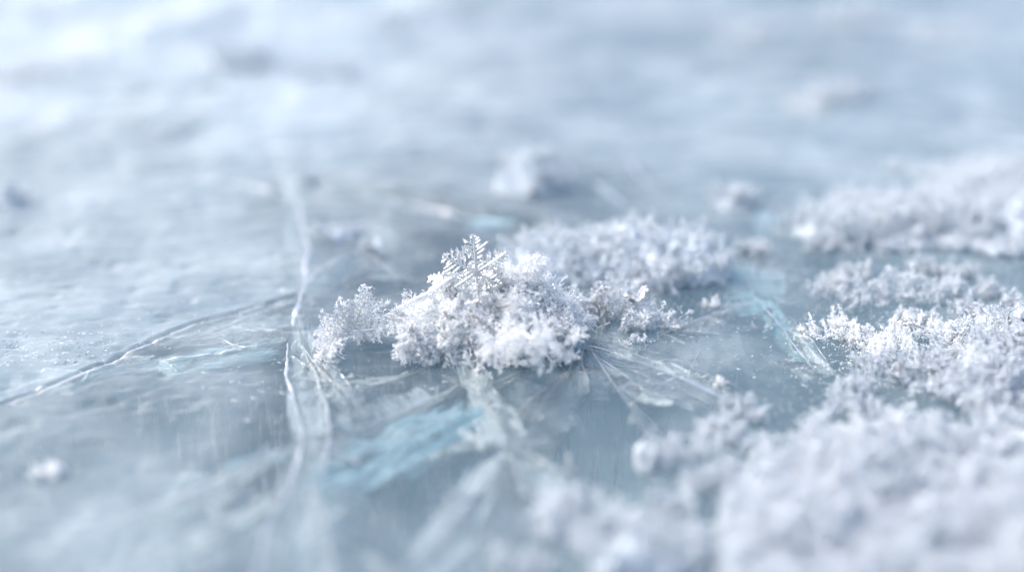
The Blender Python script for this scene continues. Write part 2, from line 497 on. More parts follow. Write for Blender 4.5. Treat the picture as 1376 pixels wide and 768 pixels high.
crack('glassy ribbon crack dropping from the left frost wing',
      [(428, 474), (445, 500), (468, 530), (488, 556)], [0.10, 0.16, 0.10], (0.05, 0), 0.010, seed=8)
crack('hairline crack from the upright crack to the glassy ribbon',
      [(405, 462), (425, 492), (450, 520), (478, 560)], [0.08, 0.16, 0.05], (-0.04, 0), 0.005, seed=9)
crack('dark-edged line above the rippled cyan band',
      [(408, 604), (455, 590), (510, 560), (560, 540), (616, 513)], [0.08, 0.12, 0.08], (0, 0.05), 0.008, seed=10)
crack('broad pale crack falling from under the frost cluster to the web node',
      [(612, 478), (632, 505), (652, 535), (672, 570), (690, 602)], [0.25, 0.45, 0.55, 0.45], (0.22, 0.0), 0.007, seed=11)
crack('pale streak fanning from the web node to the bottom edge',
      [(690, 602), (655, 640), (610, 690), (560, 745), (530, 790)], [0.2, 0.3, 0.35, 0.3], (0.08, 0.1), 0.015, seed=12)
crack('short pale branch fanning right from the web node',
      [(690, 602), (725, 618), (762, 650), (790, 690)], [0.15, 0.25, 0.2], (-0.1, 0.05), 0.006, seed=13)
crack('steep little branch straight below the web node',
      [(688, 604), (700, 640), (716, 668)], [0.1, 0.2, 0.1], (0.05, 0), 0.005, seed=14)
crack('curved crack looping left from the star-shaped break beside the frost cluster',
      [(790, 452), (765, 458), (752, 480), (750, 505), (722, 530), (696, 556)], [0.10, 0.22, 0.30, 0.15], (0.10, 0.02), 0.006, seed=15)
crack('short crack rising from the star-shaped break into the frost',
      [(787, 462), (790, 445), (812, 432), (850, 420)], [0.06, 0.12, 0.1], (0.05, 0), 0.006, seed=16)
crack('facet crack dropping from the star-shaped break',
      [(785, 464), (779, 485), (786, 505), (790, 524)], [0.15, 0.30, 0.2], (-0.14, 0.03), 0.006, seed=17)
crack('long ridge crack running down right from the star-shaped break',
      [(785, 462), (820, 470), (860, 484), (905, 503), (960, 528), (1012, 550)], [0.12, 0.18, 0.22, 0.16], (0.02, 0.06), 0.012, seed=18, wob=0.012)
crack('thin crack below and parallel to the long ridge crack',
      [(790, 474), (830, 496), (868, 524), (905, 540)], [0.06, 0.14, 0.06], (0, 0.02), 0.005, seed=19)
crack('faint curved crack under the long ridge crack with a pale edge',
      [(985, 538), (955, 520), (925, 508), (900, 512), (880, 524)], [0.04, 0.1, 0.05], (0, 0), 0.005, seed=20)
crack('wide hazy cyan crack running from the cyan patch towards the foreground frost',
      [(1000, 372), (1018, 400), (1042, 430), (1070, 465), (1098, 500)], [0.16, 0.22, 0.25, 0.15], (0.10, 0.02), 0.008, M_CYAN, seed=21)
crack('sharp wiry crack right of the clear window of bubbles',
      [(1064, 438), (1082, 462), (1098, 480), (1122, 500)], [0.05, 0.14, 0.1], (-0.06, 0), 0.007, seed=22)
crack('pale crack from the cyan patch leftward to the clear window edge',
      [(1005, 405), (960, 422), (915, 437), (870, 458)], [0.10, 0.14, 0.08], (0.02, 0.04), 0.006, seed=23)
crack('pale crack behind the clear window meeting the cyan patch',
      [(1000, 380), (955, 376), (905, 386), (870, 400)], [0.08, 0.12, 0.08], (0, 0.04), 0.008, seed=24)
crack('small white streak crack inside the clear window',
      [(938, 468), (930, 486), (920, 506)], [0.05, 0.07, 0.03], (0.02, 0), 0.004, seed=25)
crack('blurred bright ridge crack far behind the snowflake',
      [(425, 244), (480, 250), (540, 264), (600, 278), (650, 292), (715, 300)], [0.10, 0.16, 0.2], (0, 0.06), 0.05, M_WHITE, seed=26)
crack('blurred pale ribbon crack left of and behind the snowflake',
      [(482, 322), (500, 340), (520, 360), (540, 378)], [0.10, 0.14, 0.08], (0.04, 0), 0.016, seed=27)
crack('blurred bluish crack branching right of the upright crack',
      [(412, 385), (428, 362), (450, 350), (478, 338)], [0.10, 0.16, 0.1], (0.04, 0), 0.010, M_CYAN, seed=28)
crack('blurred cyan crack far back above the rear frost clump',
      [(765, 222), (790, 240), (815, 256), (842, 276)], [0.3, 0.4, 0.3], (0.25, 0), 0.03, M_CYAN, seed=29)
crack('blurred pale crack beside the far cyan one',
      [(835, 200), (850, 225), (880, 255)], [0.2, 0.3, 0.2], (0.1, 0), 0.016, seed=30)
crack('pale crack sloping from the bottom left towards the upright crack',
      [(395, 600), (330, 622), (260, 655), (170, 690), (60, 735)], [0.10, 0.22, 0.25, 0.2], (0, 0.1), 0.007, seed=31)
crack('faint crack between the cyan band and the star-shaped break',
      [(640, 522), (680, 505), (712, 490), (745, 478)], [0.05, 0.12, 0.08], (0, 0.03), 0.006, seed=32)

for k, (lab, pix, dep, lean, lip) in enumerate([
    ('faint ray of the star-shaped break running down left to the web node', [(784, 466), (760, 500), (728, 545), (700, 595)], [0.1, 0.2, 0.2], (0.12, 0), 0.004),
    ('faint ray of the star-shaped break running right over the bubble window', [(790, 458), (850, 448), (920, 446), (985, 452)], [0.04, 0.1, 0.05], (0, 0.05), 0.004),
    ('pale ray of the star-shaped break pointing down to the right', [(788, 468), (812, 500), (842, 540), (866, 580)], [0.1, 0.2, 0.1], (0.12, 0), 0.004),
    ('pale ray from the web node up left to the cyan band', [(688, 602), (655, 590), (615, 592), (570, 612)], [0.06, 0.14, 0.08], (0, 0.05), 0.004),
    ('pale ray from the web node to the lower right corner of the clear ice', [(690, 604), (760, 630), (835, 665)], [0.1, 0.22, 0.1], (0, 0.1), 0.005),
    ('pale ray falling steeply from the web node towards the bottom edge', [(688, 606), (676, 660), (668, 730), (664, 790)], [0.1, 0.25, 0.2], (0.12, 0), 0.005),
    ('long faint crack from the upright crack to the foot of the frost cluster', [(404, 508), (450, 512), (510, 506), (570, 494)], [0.05, 0.12, 0.06], (0, 0.06), 0.004),
    ('blurred pale crack running back from the cyan junction', [(1010, 372), (1022, 335), (1030, 300), (1050, 262)], [0.1, 0.16, 0.2], (0.1, 0), 0.012),
    ('blurred pale crack climbing left from the upright crack at the back', [(398, 268), (340, 250), (270, 238), (190, 232)], [0.08, 0.15, 0.15], (0, 0.08), 0.014),
    ('blurred far crack crossing the distance above the rear ridge crack', [(380, 218), (470, 196), (580, 182), (700, 176)], [0.1, 0.2, 0.2], (0, 0.12), 0.018),
    ('pale crack leaving the lower upright crack towards the bottom left corner', [(386, 656), (320, 690), (240, 722), (140, 770)], [0.1, 0.2, 0.2], (0, 0.1), 0.006),
]):
    crack(lab, pix, dep, lean, lip, M_WHITE, seed=60 + k)

# fracture shells: curved faces lying inside the ice
def shell(name, label, corners, zs, mat, ripple=0.03, freq=9.0, seed=0, nu=110, nv=44, cat='fracture', ang=0.0):
    """corners: four photo positions a,b,c,d (a-b far edge, d-c near edge) at depths zs"""
    A, B, C_, D_ = [P(px, py, z) for (px, py), z in zip(corners, zs)]
    U, Vv = np.meshgrid(np.linspace(0, 1, nu), np.linspace(0, 1, nv))
    u = U.ravel()[:, None]; v = Vv.ravel()[:, None]
    Q = (A * (1 - u) + B * u) * (1 - v) + (D_ * (1 - u) + C_ * u) * v
    # ragged outline
    cen = Q.mean(0)
    rad = np.maximum(np.abs(u - 0.5), np.abs(v - 0.5)) * 2
    wob = 0.22 * fbm(Q[:, 0] * 2.5, Q[:, 1] * 2.5, 4, seed)[:, None]
    Q[:, :2] = Q[:, :2] + (Q[:, :2] - cen[:2]) * wob * rad ** 2
    ca, sa = math.cos(ang), math.sin(ang)
    xr = Q[:, 0] * ca + Q[:, 1] * sa; yr = -Q[:, 0] * sa + Q[:, 1] * ca
    warp = fbm(xr * 1.5, yr * 4, 3, seed + 1)
    f = fbm(xr * freq * 0.18, (yr + 0.10 * warp) * freq, 4, seed + 2)
    Q[:, 2] += ripple * (1 - 2 * np.abs(f)) * 0.9 + ripple * 0.6 * warp
    i = np.arange(nu * nv).reshape(nv, nu)
    F = np.stack([i[:-1, :-1].ravel(), i[:-1, 1:].ravel(), i[1:, 1:].ravel(), i[1:, :-1].ravel()], 1)
    # uv.y measures nearness to the rim, so the face thins out unevenly there
    e = np.clip(np.maximum(np.abs(U.ravel() - 0.5), np.abs(Vv.ravel() - 0.5)) * 2 - 0.0, 0, 1)
    e = np.hypot(U.ravel() - .5, Vv.ravel() - .5) * 1.85 + 0.40 * fbm(U.ravel() * 6, Vv.ravel() * 4, 3, seed + 4)
    UV = np.c_[U.ravel() * np.linalg.norm(B - A), np.clip(e, 0.06, 1)]
    base = np.array([cen[0], cen[1], cen[2]])
    wl = 0.5 * (np.linalg.norm(B - A) + np.linalg.norm(C_ - D_)); vl = 0.5 * (np.linalg.norm(D_ - A) + np.linalg.norm(C_ - B))
    FL = np.c_[(U.ravel() - .5) * wl + seed, (Vv.ravel() - .5) * vl + seed]
    FL += 0.05 * np.c_[fbm(Q[:, 0] * 3, Q[:, 1] * 3, 3, seed), fbm(Q[:, 0] * 3 + 9, Q[:, 1] * 3, 3, seed)]
    o = make_mesh(name, Q - base, F, mat, None, True, UV, FL)
    o.location = base
    tag(o, label, cat)
    return o

M_CYB = sheet_mat('cyan_ripple', (0.66, 0.93, 1.0), 8.0, 0.10, 0.42, 0.60, (24, 2.4), 0.04)  # cyan of refracted light in the rippled fracture, put into its colour
M_FACET = sheet_mat('glassy_facet', (0.66, 0.84, 0.90), 0.75, 0.30, 0.35, 0.7, (7, 7))
M_CYS = sheet_mat('soft_cyan_ice', (0.62, 0.92, 1.0), 3.5, 0.2, 0.35, 0.7, (5, 5))
M_HAZY = sheet_mat('hazy_shell', (0.84, 0.96, 1.0), 2.3, 0.15, 0.40, 0.66, (2.2, 9))
shell('fracture_shell', 'rippled bright cyan band inside the ice below the frost cluster',
      [(425, 612), (655, 522), (665, 582), (440, 700)], [-0.035, -0.035, -0.08, -0.09], M_CYB, 0.034, 20, 1, 320, 160, ang=0.5)
shell('fracture_shell', 'small cyan band just left of the long upright crack',
      [(285, 628), (388, 596), (392, 622), (300, 648)], [-0.05, -0.05, -0.1, -0.1], M_CYB, 0.02, 9, 2, 90, 30, ang=0.3)
shell('fracture_shell', 'pale triangular glassy web above the branching node',
      [(615, 492), (662, 510), (735, 608), (640, 618)], [-0.03, -0.03, -0.05, -0.08], M_WHITE, 0.02, 5, 3)
shell('fracture_shell', 'hazy sheet beneath the fan of cracks near the bottom',
      [(640, 610), (760, 610), (800, 690), (560, 700)], [-0.08, -0.08, -0.2, -0.2], M_HAZY, 0.03, 5, 4)
shell('fracture_shell', 'round cyan patch where cracks meet behind the clear window',
      [(955, 350), (1050, 350), (1055, 425), (970, 425)], [-0.03, -0.03, -0.05, -0.05], M_CYB, 0.02, 3, 5, 80, 80)
shell('fracture_shell', 'wide glassy sheet down the middle of the long upright crack',
      [(386, 420), (418, 420), (450, 610), (386, 610)], [-0.015, -0.02, -0.06, -0.05], M_WHITE, 0.02, 5, 21, 60, 160)
shell('fracture_shell', 'wide pale sheet down the blurred upper half of the long crack',
      [(370, 225), (402, 225), (430, 410), (396, 410)], [-0.015, -0.02, -0.04, -0.04], M_WHITE, 0.02, 4, 22, 60, 120)
shell('fracture_shell', 'pale sheet fanning from the web node towards the lower left',
      [(655, 600), (700, 600), (610, 800), (500, 800)], [-0.03, -0.03, -0.1, -0.1], M_WHITE, 0.03, 5, 23, 80, 100)
shell('fracture_shell', 'pale sheet fanning from the web node towards the lower right',
      [(682, 600), (720, 600), (840, 720), (730, 740)], [-0.03, -0.03, -0.1, -0.1], M_HAZY, 0.03, 5, 24, 80, 100)
shell('fracture_shell', 'pale bluish sheet between the web node and the star-shaped break',
      [(660, 520), (770, 480), (800, 560), (720, 600)], [-0.06, -0.05, -0.12, -0.12], M_HAZY, 0.03, 5, 25, 100, 80)
shell('fracture_shell', 'pale sheet lying above the cyan band left of the web',
      [(420, 560), (600, 505), (640, 535), (430, 610)], [-0.08, -0.06, -0.12, -0.12], M_HAZY, 0.03, 6, 26, 120, 60, ang=0.45)
shell('fracture_shell', 'hazy sheet under the long ridge crack',
      [(820, 468), (900, 480), (1020, 560), (880, 560)], [-0.08, -0.06, -0.12, -0.14], M_HAZY, 0.03, 5, 27, 100, 70, ang=-0.3)
shell('fracture_shell', 'pale cyan sheet below the cyan streak near the upright crack',
      [(180, 482), (380, 462), (384, 486), (200, 506)], [-0.02, -0.02, -0.06, -0.06], M_CYS, 0.015, 8, 28, 140, 40, ang=0.2)
shell('fracture_shell', 'hazy wedge between the left groove and the cyan streak',
      [(300, 425), (392, 405), (388, 450), (240, 470)], [-0.03, -0.03, -0.06, -0.06], M_HAZY, 0.015, 6, 29, 100, 50, ang=0.2)
shell('fracture_shell', 'pale sheet between the cyan patch and the wiry crack',
      [(1000, 400), (1045, 400), (1120, 500), (1070, 505)], [-0.03, -0.02, -0.06, -0.06], M_CYS, 0.02, 5, 30, 60, 90)
shell('fracture_shell', 'blurred pale sheet behind the snowflake left of the rear ridge crack',
      [(420, 300), (560, 290), (600, 370), (430, 385)], [-0.06, -0.05, -0.1, -0.1], M_HAZY, 0.03, 4, 31, 80, 60)
shell('fracture_shell', 'small faceted glassy plate under the star-shaped break',
      [(760, 476), (800, 476), (815, 530), (745, 530)], [-0.02, -0.02, -0.06, -0.06], M_HAZY, 0.01, 5, 6, 60, 50)
shell('fracture_shell', 'smooth glassy plate right of the star-shaped break under the frost crumbs',
      [(790, 425), (870, 430), (900, 462), (795, 465)], [-0.01, -0.01, -0.03, -0.03], M_HAZY, 0.012, 4, 7, 80, 50)
shell('fracture_shell', 'broad pale sheet leaning off the upright crack near the bottom edge',
      [(395, 560), (436, 560), (455, 800), (345, 800)], [-0.04, -0.04, -0.12, -0.12], M_HAZY, 0.02, 3, 8)
shell('fracture_shell', 'bluish hazy sheet in the bottom left corner',
      [(150, 640), (380, 640), (360, 800), (-20, 800)], [-0.2, -0.2, -0.3, -0.3], M_HAZY, 0.05, 2.5, 9)
shell('fracture_shell', 'large hazy sheet in the clear window of bubbles',
      [(880, 440), (1050, 440), (1110, 530), (850, 520)], [-0.25, -0.25, -0.35, -0.35], M_HAZY, 0.04, 2, 10)
shell('fracture_shell', 'blurred pale cyan sheet along the far end of the upright crack',
      [(335, 150), (378, 150), (412, 250), (372, 250)], [-0.02, -0.02, -0.03, -0.03], M_WHITE, 0.02, 2, 11, 60, 60)
shell('fracture_shell', 'blurred cyan patch far right behind the frost bank',
      [(1062, 192), (1118, 192), (1122, 222), (1058, 222)], [-0.02, -0.02, -0.03, -0.03], M_CYS, 0.02, 2, 12, 50, 50)
shell('fracture_shell', 'blurred cyan patch on the ice behind the snowflake',
      [(625, 290), (690, 292), (690, 312), (622, 312)], [-0.02, -0.02, -0.03, -0.03], M_CYS, 0.02, 2, 13, 50, 50)
shell('fracture_shell', 'blurred cyan patch between the rear clump and right frost',
      [(1012, 285), (1045, 285), (1045, 325), (1010, 325)], [-0.02, -0.02, -0.03, -0.03], M_CYS, 0.02, 2, 14, 50, 50)

def facet(label, pix, dz, seed=0, bow=0.03):
    """a thin clear-edged splinter of ice lying tilted in the break: outline by photo positions, dz the depth at each corner"""
    q = np.array([P(px, py) + np.array([0, 0, z]) for (px, py), z in zip(pix, dz)])
    ql = np.vstack([q, q[:1]]); dl = np.r_[0, np.cumsum(np.linalg.norm(np.diff(ql, axis=0), axis=1))]
    s = np.linspace(0, dl[-1], max(24, int(dl[-1] / 0.012)))
    o = np.stack([np.interp(s, dl, ql[:, k]) for k in range(3)], 1)
    o[:, 0] += 0.012 * fbm(s * 9, s * 0 + seed, 4, seed); o[:, 1] += 0.022 * fbm(s * 9 + 40, s * 0 + seed, 4, seed + 1)
    o[-1] = o[0]
    o = o[:-1]; cen = o.mean(0); n = len(o); rings = 9
    V = []; UV = []
    for k in range(rings):
        f = k / (rings - 1)
        ring = cen + (o - cen) * f
        ring = ring + np.c_[np.zeros(n), np.zeros(n), bow * (1 - f * f) * 0.6 + 0.008 * fbm(ring[:, 0] * 22, ring[:, 1] * 9, 3, seed)]
        V.append(ring); UV.append(np.c_[ring[:, 0], np.full(n, 0.62 - 0.60 * f ** 3)])
    V = np.vstack(V) - cen; UV = np.vstack(UV)
    i = np.arange(rings * n).reshape(rings, n); i2 = np.roll(i, -1, 1)
    F = np.stack([i[:-1].ravel(), i2[:-1].ravel(), i2[1:].ravel(), i[1:].ravel()], 1)
    t = thing('ice_splinter', label, 'ice splinter', tuple(cen))
    make_mesh('facet', V, F, M_FACET, t, True, UV)
    k = 5; V = []
    rr = 0.0010 * (0.5 + 1.2 * np.clip(0.5 + fbm(np.arange(n) * 0.25, np.zeros(n), 3, seed), 0, 1))
    rad = unit3(o - cen)
    for j in range(k):
        a = 2 * math.pi * j / k
        V.append(o + rad * (rr * math.cos(a))[:, None] + np.array([0, 0, 1.0]) * (rr * math.sin(a))[:, None])
    V = np.vstack(V) - cen
    i = np.arange(k * n).reshape(k, n); ir = np.roll(i, -1, 0); ic = np.roll(i, -1, 1); icr = np.roll(ir, -1, 1)
    F = np.stack([i.ravel(), ic.ravel(), icr.ravel(), ir.ravel()], 1)
    make_mesh('edge', V, F, M_LIP, t)
def unit3(v): return v / (np.linalg.norm(v, axis=-1, keepdims=True) + 1e-9)

facet('arched glassy splinter hugging the frost on the left side of the star-shaped break', [(786, 452), (764, 456), (752, 474), (750, 496), (764, 486), (784, 466)], [0.03, 0.03, 0.0, -0.03, -0.01, 0.02], 1)
facet('upright triangular splinter below the star-shaped break', [(785, 468), (764, 500), (756, 522), (788, 524)], [0.02, -0.02, -0.05, -0.05], 2)
facet('right-hand triangular splinter below the star-shaped break', [(787, 468), (792, 524), (818, 522), (806, 494)], [0.02, -0.05, -0.05, -0.01], 3)
facet('long narrow splinter lying along the long ridge crack', [(788, 462), (830, 468), (880, 486), (868, 492), (820, 484)], [0.02, 0.01, 0.0, -0.02, -0.02], 4)
facet('smooth domed splinter under the lacy frost ledge', [(790, 456), (800, 436), (840, 428), (880, 442), (896, 462), (850, 470)], [0.01, 0.02, 0.02, 0.0, -0.01, 0.0], 5)
facet('dull splinter between the long ridge crack and the thin crack below it', [(800, 486), (850, 494), (905, 516), (880, 530), (836, 512)], [-0.01, -0.01, -0.01, -0.05, -0.04], 6)
facet('tapered splinter hanging under the left frost wing', [(428, 480), (446, 486), (470, 520), (490, 556), (466, 540), (440, 512)], [0.01, 0.02, 0.0, -0.02, -0.04, -0.02], 7)
facet('pale splinter pushed up against the foot of the frost cluster', [(612, 486), (640, 488), (662, 512), (650, 530), (622, 518)], [0.02, 0.03, 0.01, -0.02, -0.01], 8)
facet('small splinter in the wiry crack beside the bubble window', [(1070, 452), (1086, 458), (1110, 484), (1122, 500), (1096, 494)], [0.01, 0.02, 0.01, -0.01, -0.02], 9)
facet('slim cyan-tinged splinter at the right end of the cyan streak', [(384, 458), (345, 460), (300, 466), (270, 476), (330, 476)], [0.0, 0.01, 0.0, -0.02, -0.03], 10)
facet('thin splinter between the two upright cracks', [(392, 478), (410, 490), (424, 530), (418, 566), (398, 540)], [0.0, 0.0, -0.03, -0.04, -0.02], 11)

# ------------------------------------------------------------------ crystals
def spindles(a, b, r, rng, flat=0.55):
    """elongated eight-faced crystals from a to b: arrays (n,3),(n,3),(n)"""
    n = len(a); d = b - a; ln = np.linalg.norm(d, axis=1)[:, None] + 1e-9; d = d / ln
    ref = rng.normal(size=(n, 3)); s = np.cross(d, ref); s /= np.linalg.norm(s, axis=1)[:, None] + 1e-9
    t = np.cross(d, s)
    m = a + (b - a) * rng.uniform(0.4, 0.65, (n, 1))
    r = r[:, None]
    V = np.stack([a, m + s * r, m + t * r * flat, m - s * r, m - t * r * flat, b], 1).reshape(-1, 3)
    T = np.array([[0, 2, 1], [0, 3, 2], [0, 4, 3], [0, 1, 4], [5, 1, 2], [5, 2, 3], [5, 3, 4], [5, 4, 1]])
    F = (np.arange(n)[:, None, None] * 6 + T[None]).reshape(-1, 3)
    return V, F

def unit(v): return v / (np.linalg.norm(v, axis=-1, keepdims=True) + 1e-9)

def frond(rng, o, d, nrm, Ln, grain, dens=1.0, curl=0.25, wide=0.42):
    """feathery branch: rib, barbs at sixty degrees, barbules and grains"""
    A = []; B = []; Rr = []
    d = unit(d); nrm = unit(nrm - d * (nrm @ d)); side = np.cross(nrm, d)
    k = max(5, int(Ln / (grain * 3.2)))
    t = np.linspace(0, 1, k)
    bend = rng.uniform(-curl, curl); bn = rng.uniform(-curl, curl)
    rib = o + d * (t * Ln)[:, None] + side * (bend * Ln * t ** 2)[:, None] + nrm * (bn * Ln * t ** 2)[:, None]
    A.append(rib[:-1]); B.append(rib[1:] + (rib[1:] - rib[:-1]) * 0.3); Rr.append(np.full(k - 1, grain * 0.55))
    q = np.repeat(np.arange(1, k), 2); sg = np.tile([1, -1], k - 1)
    keep = rng.random(len(q)) < 0.9; q, sg = q[keep], sg[keep]
    tt = t[q]
    lb = Ln * wide * np.sin(np.clip(tt * 0.85 + 0.12, 0, 1) * math.pi) ** 0.7 * rng.uniform(0.5, 1.15, len(q))
    ang = R(58) + rng.normal(0, 0.16, len(q))
    bd = d[None] * np.cos(ang)[:, None] + side[None] * (np.sin(ang) * sg)[:, None] + nrm[None] * rng.normal(0, 0.16, len(q))[:, None]
    ro = rib[q]; re = ro + bd * lb[:, None]
    A.append(ro); B.append(re); Rr.append(np.full(len(q), grain * 0.42))
    m = int(2 * dens) + 1
    for j in range(m):
        f = rng.uniform(0.25, 1.0, len(q)); s2 = np.where(rng.random(len(q)) < .5, 1, -1)
        a2 = ang + s2 * R(55)
        cd = d[None] * np.cos(a2)[:, None] + side[None] * (np.sin(a2) * sg)[:, None] + nrm[None] * rng.normal(0, 0.3, len(q))[:, None]
        st = ro + (re - ro) * f[:, None]
        l2 = lb * 0.22 * rng.uniform(0.4, 1.2, len(q)) + grain * 1.2
        A.append(st); B.append(st + cd * l2[:, None]); Rr.append(np.full(len(q), grain * 0.42))
    g = int(len(q) * 3.4 * dens)
    w = rng.integers(0, len(q), g); f = rng.random(g) ** 0.5
    c = ro[w] + (re[w] - ro[w]) * f[:, None] + rng.normal(0, grain * 0.8, (g, 3))
    dd = unit(rng.normal(size=(g, 3))) * (grain * rng.uniform(0.5, 1.3, g))[:, None]
    A.append(c - dd * 0.6); B.append(c + dd * 0.6); Rr.append(grain * rng.uniform(0.4, 0.85, g))
    return np.vstack(A), np.vstack(B), np.hstack(Rr)

def fronds_mesh(name, specs, rng, grain, mat, parent, dens=1.0, org=(0, 0, 0), wide=0.42):
    As, Bs, Rs = [], [], []
    for (o, d, n, Ln) in specs:
        a, b, r = frond(rng, np.array(o, float), np.array(d, float), np.array(n, float), Ln, grain, dens, 0.25, wide)
        As.append(a); Bs.append(b); Rs.append(r)
    V, F = spindles(np.vstack(As), np.vstack(Bs), np.hstack(Rs), rng)
    return make_mesh(name, V - np.array(org), F, mat, parent)

def mound_height(dx, dy, lumps):
    z = np.zeros(np.shape(dx))
    for (cx, cy, rx, ry, hh) in lumps:
        z = np.maximum(z, hh * np.sqrt(np.clip(1 - ((dx - cx) / rx) ** 2 - ((dy - cy) / ry) ** 2, 0, None)))
    return z

def clump(label, px, py, lumps, n_fronds, fl, grain, seed, dens=1.0, core=True, group=None, name='frost_clump', up=0.45, airy=0.0, cat='frost', mat=None):
    """heap of frost: a packed crumbly core and feathery crystals standing out of it.
    lumps in cm: (dx, dy, rx, ry, height) about the point the photo position marks on the ice"""
    rng = np.random.default_rng(seed)
    mat = mat or (M_FROST if grain < 0.0082 else M_BLUISH)
    b = P(px, py); z0 = h1(b[0], b[1]) - 0.01
    org = np.array([b[0], b[1], z0])
    t = thing(name, label, cat, tuple(org), group)
    x0 = min(l[0] - l[2] for l in lumps); x1 = max(l[0] + l[2] for l in lumps)
    y0 = min(l[1] - l[3] for l in lumps); y1 = max(l[1] + l[3] for l in lumps)
    # grains packed over the heap (core)
    def samp(n):
        out = []
        while sum(map(len, out)) < n:
            q = np.c_[rng.uniform(x0, x1, n * 2), rng.uniform(y0, y1, n * 2)]
            k = mound_height(q[:, 0], q[:, 1], lumps)
            ok = k > 0.004
            out.append(np.c_[q[ok], k[ok]])
        return np.vstack(out)[:n]
    if core:
        st = max(0.012, (x1 - x0) / 110)
        xs = np.arange(x0 - st, x1 + st, st); ys = np.arange(y0 - st, y1 + st, st)
        X, Y = np.meshgrid(xs, ys)
        wx = 0.10 * fbm(X * 5, Y * 5, 3, seed); wy = 0.10 * fbm(X * 5 + 9, Y * 5, 3, seed + 1)
        Z = mound_height(X + wx, Y + wy, lumps) * (0.82 + 0.45 * fbm(X * 7, Y * 7, 4, seed + 2))
        Z = Z + (Z > 0.001) * 0.05 * fbm(X * 26, Y * 26, 3, seed + 3) - 0.012
        V = np.stack([X.ravel(), Y.ravel(), Z.ravel()], 1)
        ny, nx = X.shape; i = np.arange(nx * ny).reshape(ny, nx)
        F = np.stack([i[:-1, :-1].ravel(), i[:-1, 1:].ravel(), i[1:, 1:].ravel(), i[1:, :-1].ravel()], 1)
        zf = Z.ravel()[F].max(1); F = F[zf > 0.004]
        if len(F):
            make_mesh('packed_core', V, F, M_SNOW, t, True)
            fc = V[F[rng.integers(0, len(F), min(9000, len(F) * 3))]].mean(1)
            fc = fc[fc[:, 2] > 0.0] + 0; dd = unit(rng.normal(size=fc.shape)) * (grain * rng.uniform(.5, 1.3, (len(fc), 1)))
            Vg, Fg = spindles(fc - dd, fc + dd, grain * rng.uniform(.35, .8, len(fc)), rng)
            make_mesh('crystal_grains', Vg, Fg, mat, t)
    q = samp(n_fronds)
    e = 0.02
    gx = (mound_height(q[:, 0] + e, q[:, 1], lumps) - mound_height(q[:, 0] - e, q[:, 1], lumps)) / (2 * e)
    gy = (mound_height(q[:, 0], q[:, 1] + e, lumps) - mound_height(q[:, 0], q[:, 1] - e, lumps)) / (2 * e)
    nr = unit(np.c_[-gx, -gy, np.ones(len(q))])
    specs = []
    for i in range(len(q)):
        d = unit(nr[i] * (1 - airy) + rng.normal(0, 0.55, 3) + np.array([0, 0, up]))
        Ln = fl * rng.uniform(0.45, 1.2)
        o = np.array([q[i, 0], q[i, 1], q[i, 2] * rng.uniform(0.35, 0.95)]) - d * Ln * 0.35
        o[2] = max(o[2], 0.01)
        if d[2] < 0.0: d[2] = abs(d[2]) * 0.5
        specs.append((o, d, rng.normal(size=3), Ln))
    fronds_mesh('crystal_plumes', specs, rng, grain, mat, t, dens)
    if grain < 0.0086:
        Vs, Fs, off = [], [], 0
        for k in range(max(3, n_fronds // 6)):
            p = q[rng.integers(0, len(q))].copy(); d = unit(rng.normal(0, .6, 3) + np.array([0, -.1, .6])); nn = unit(np.cross(d, rng.normal(size=3)))
            V_, F_ = flake_arm(d, None, nn, fl * rng.uniform(.5, 1.1), rng); Vs.append(V_ + p - d * .02); Fs.append(F_ + off); off += len(V_)
        make_mesh('broken_arms', np.vstack(Vs), np.vstack(Fs), M_FROST, t)['kind'] = 'stuff'
    ng = int(60 + 500 * (x1 - x0) * (y1 - y0) * 6)
    g = np.c_[rng.normal((x0 + x1) / 2, (x1 - x0) * 0.42, ng), rng.normal((y0 + y1) / 2, (y1 - y0) * 0.5, ng)]
    zz = height(g[:, 0] + b[0], g[:, 1] + b[1]) - z0 + 0.002
    g = np.c_[g, zz]; dd = unit(rng.normal(size=g.shape)) * rng.uniform(.002, .008, (ng, 1))
    Vg, Fg = spindles(g - dd, g + dd, rng.uniform(.001, .004, ng), rng)
    make_mesh('loose_grains', Vg, Fg, M_FROST, t)['kind'] = 'stuff'
    return t

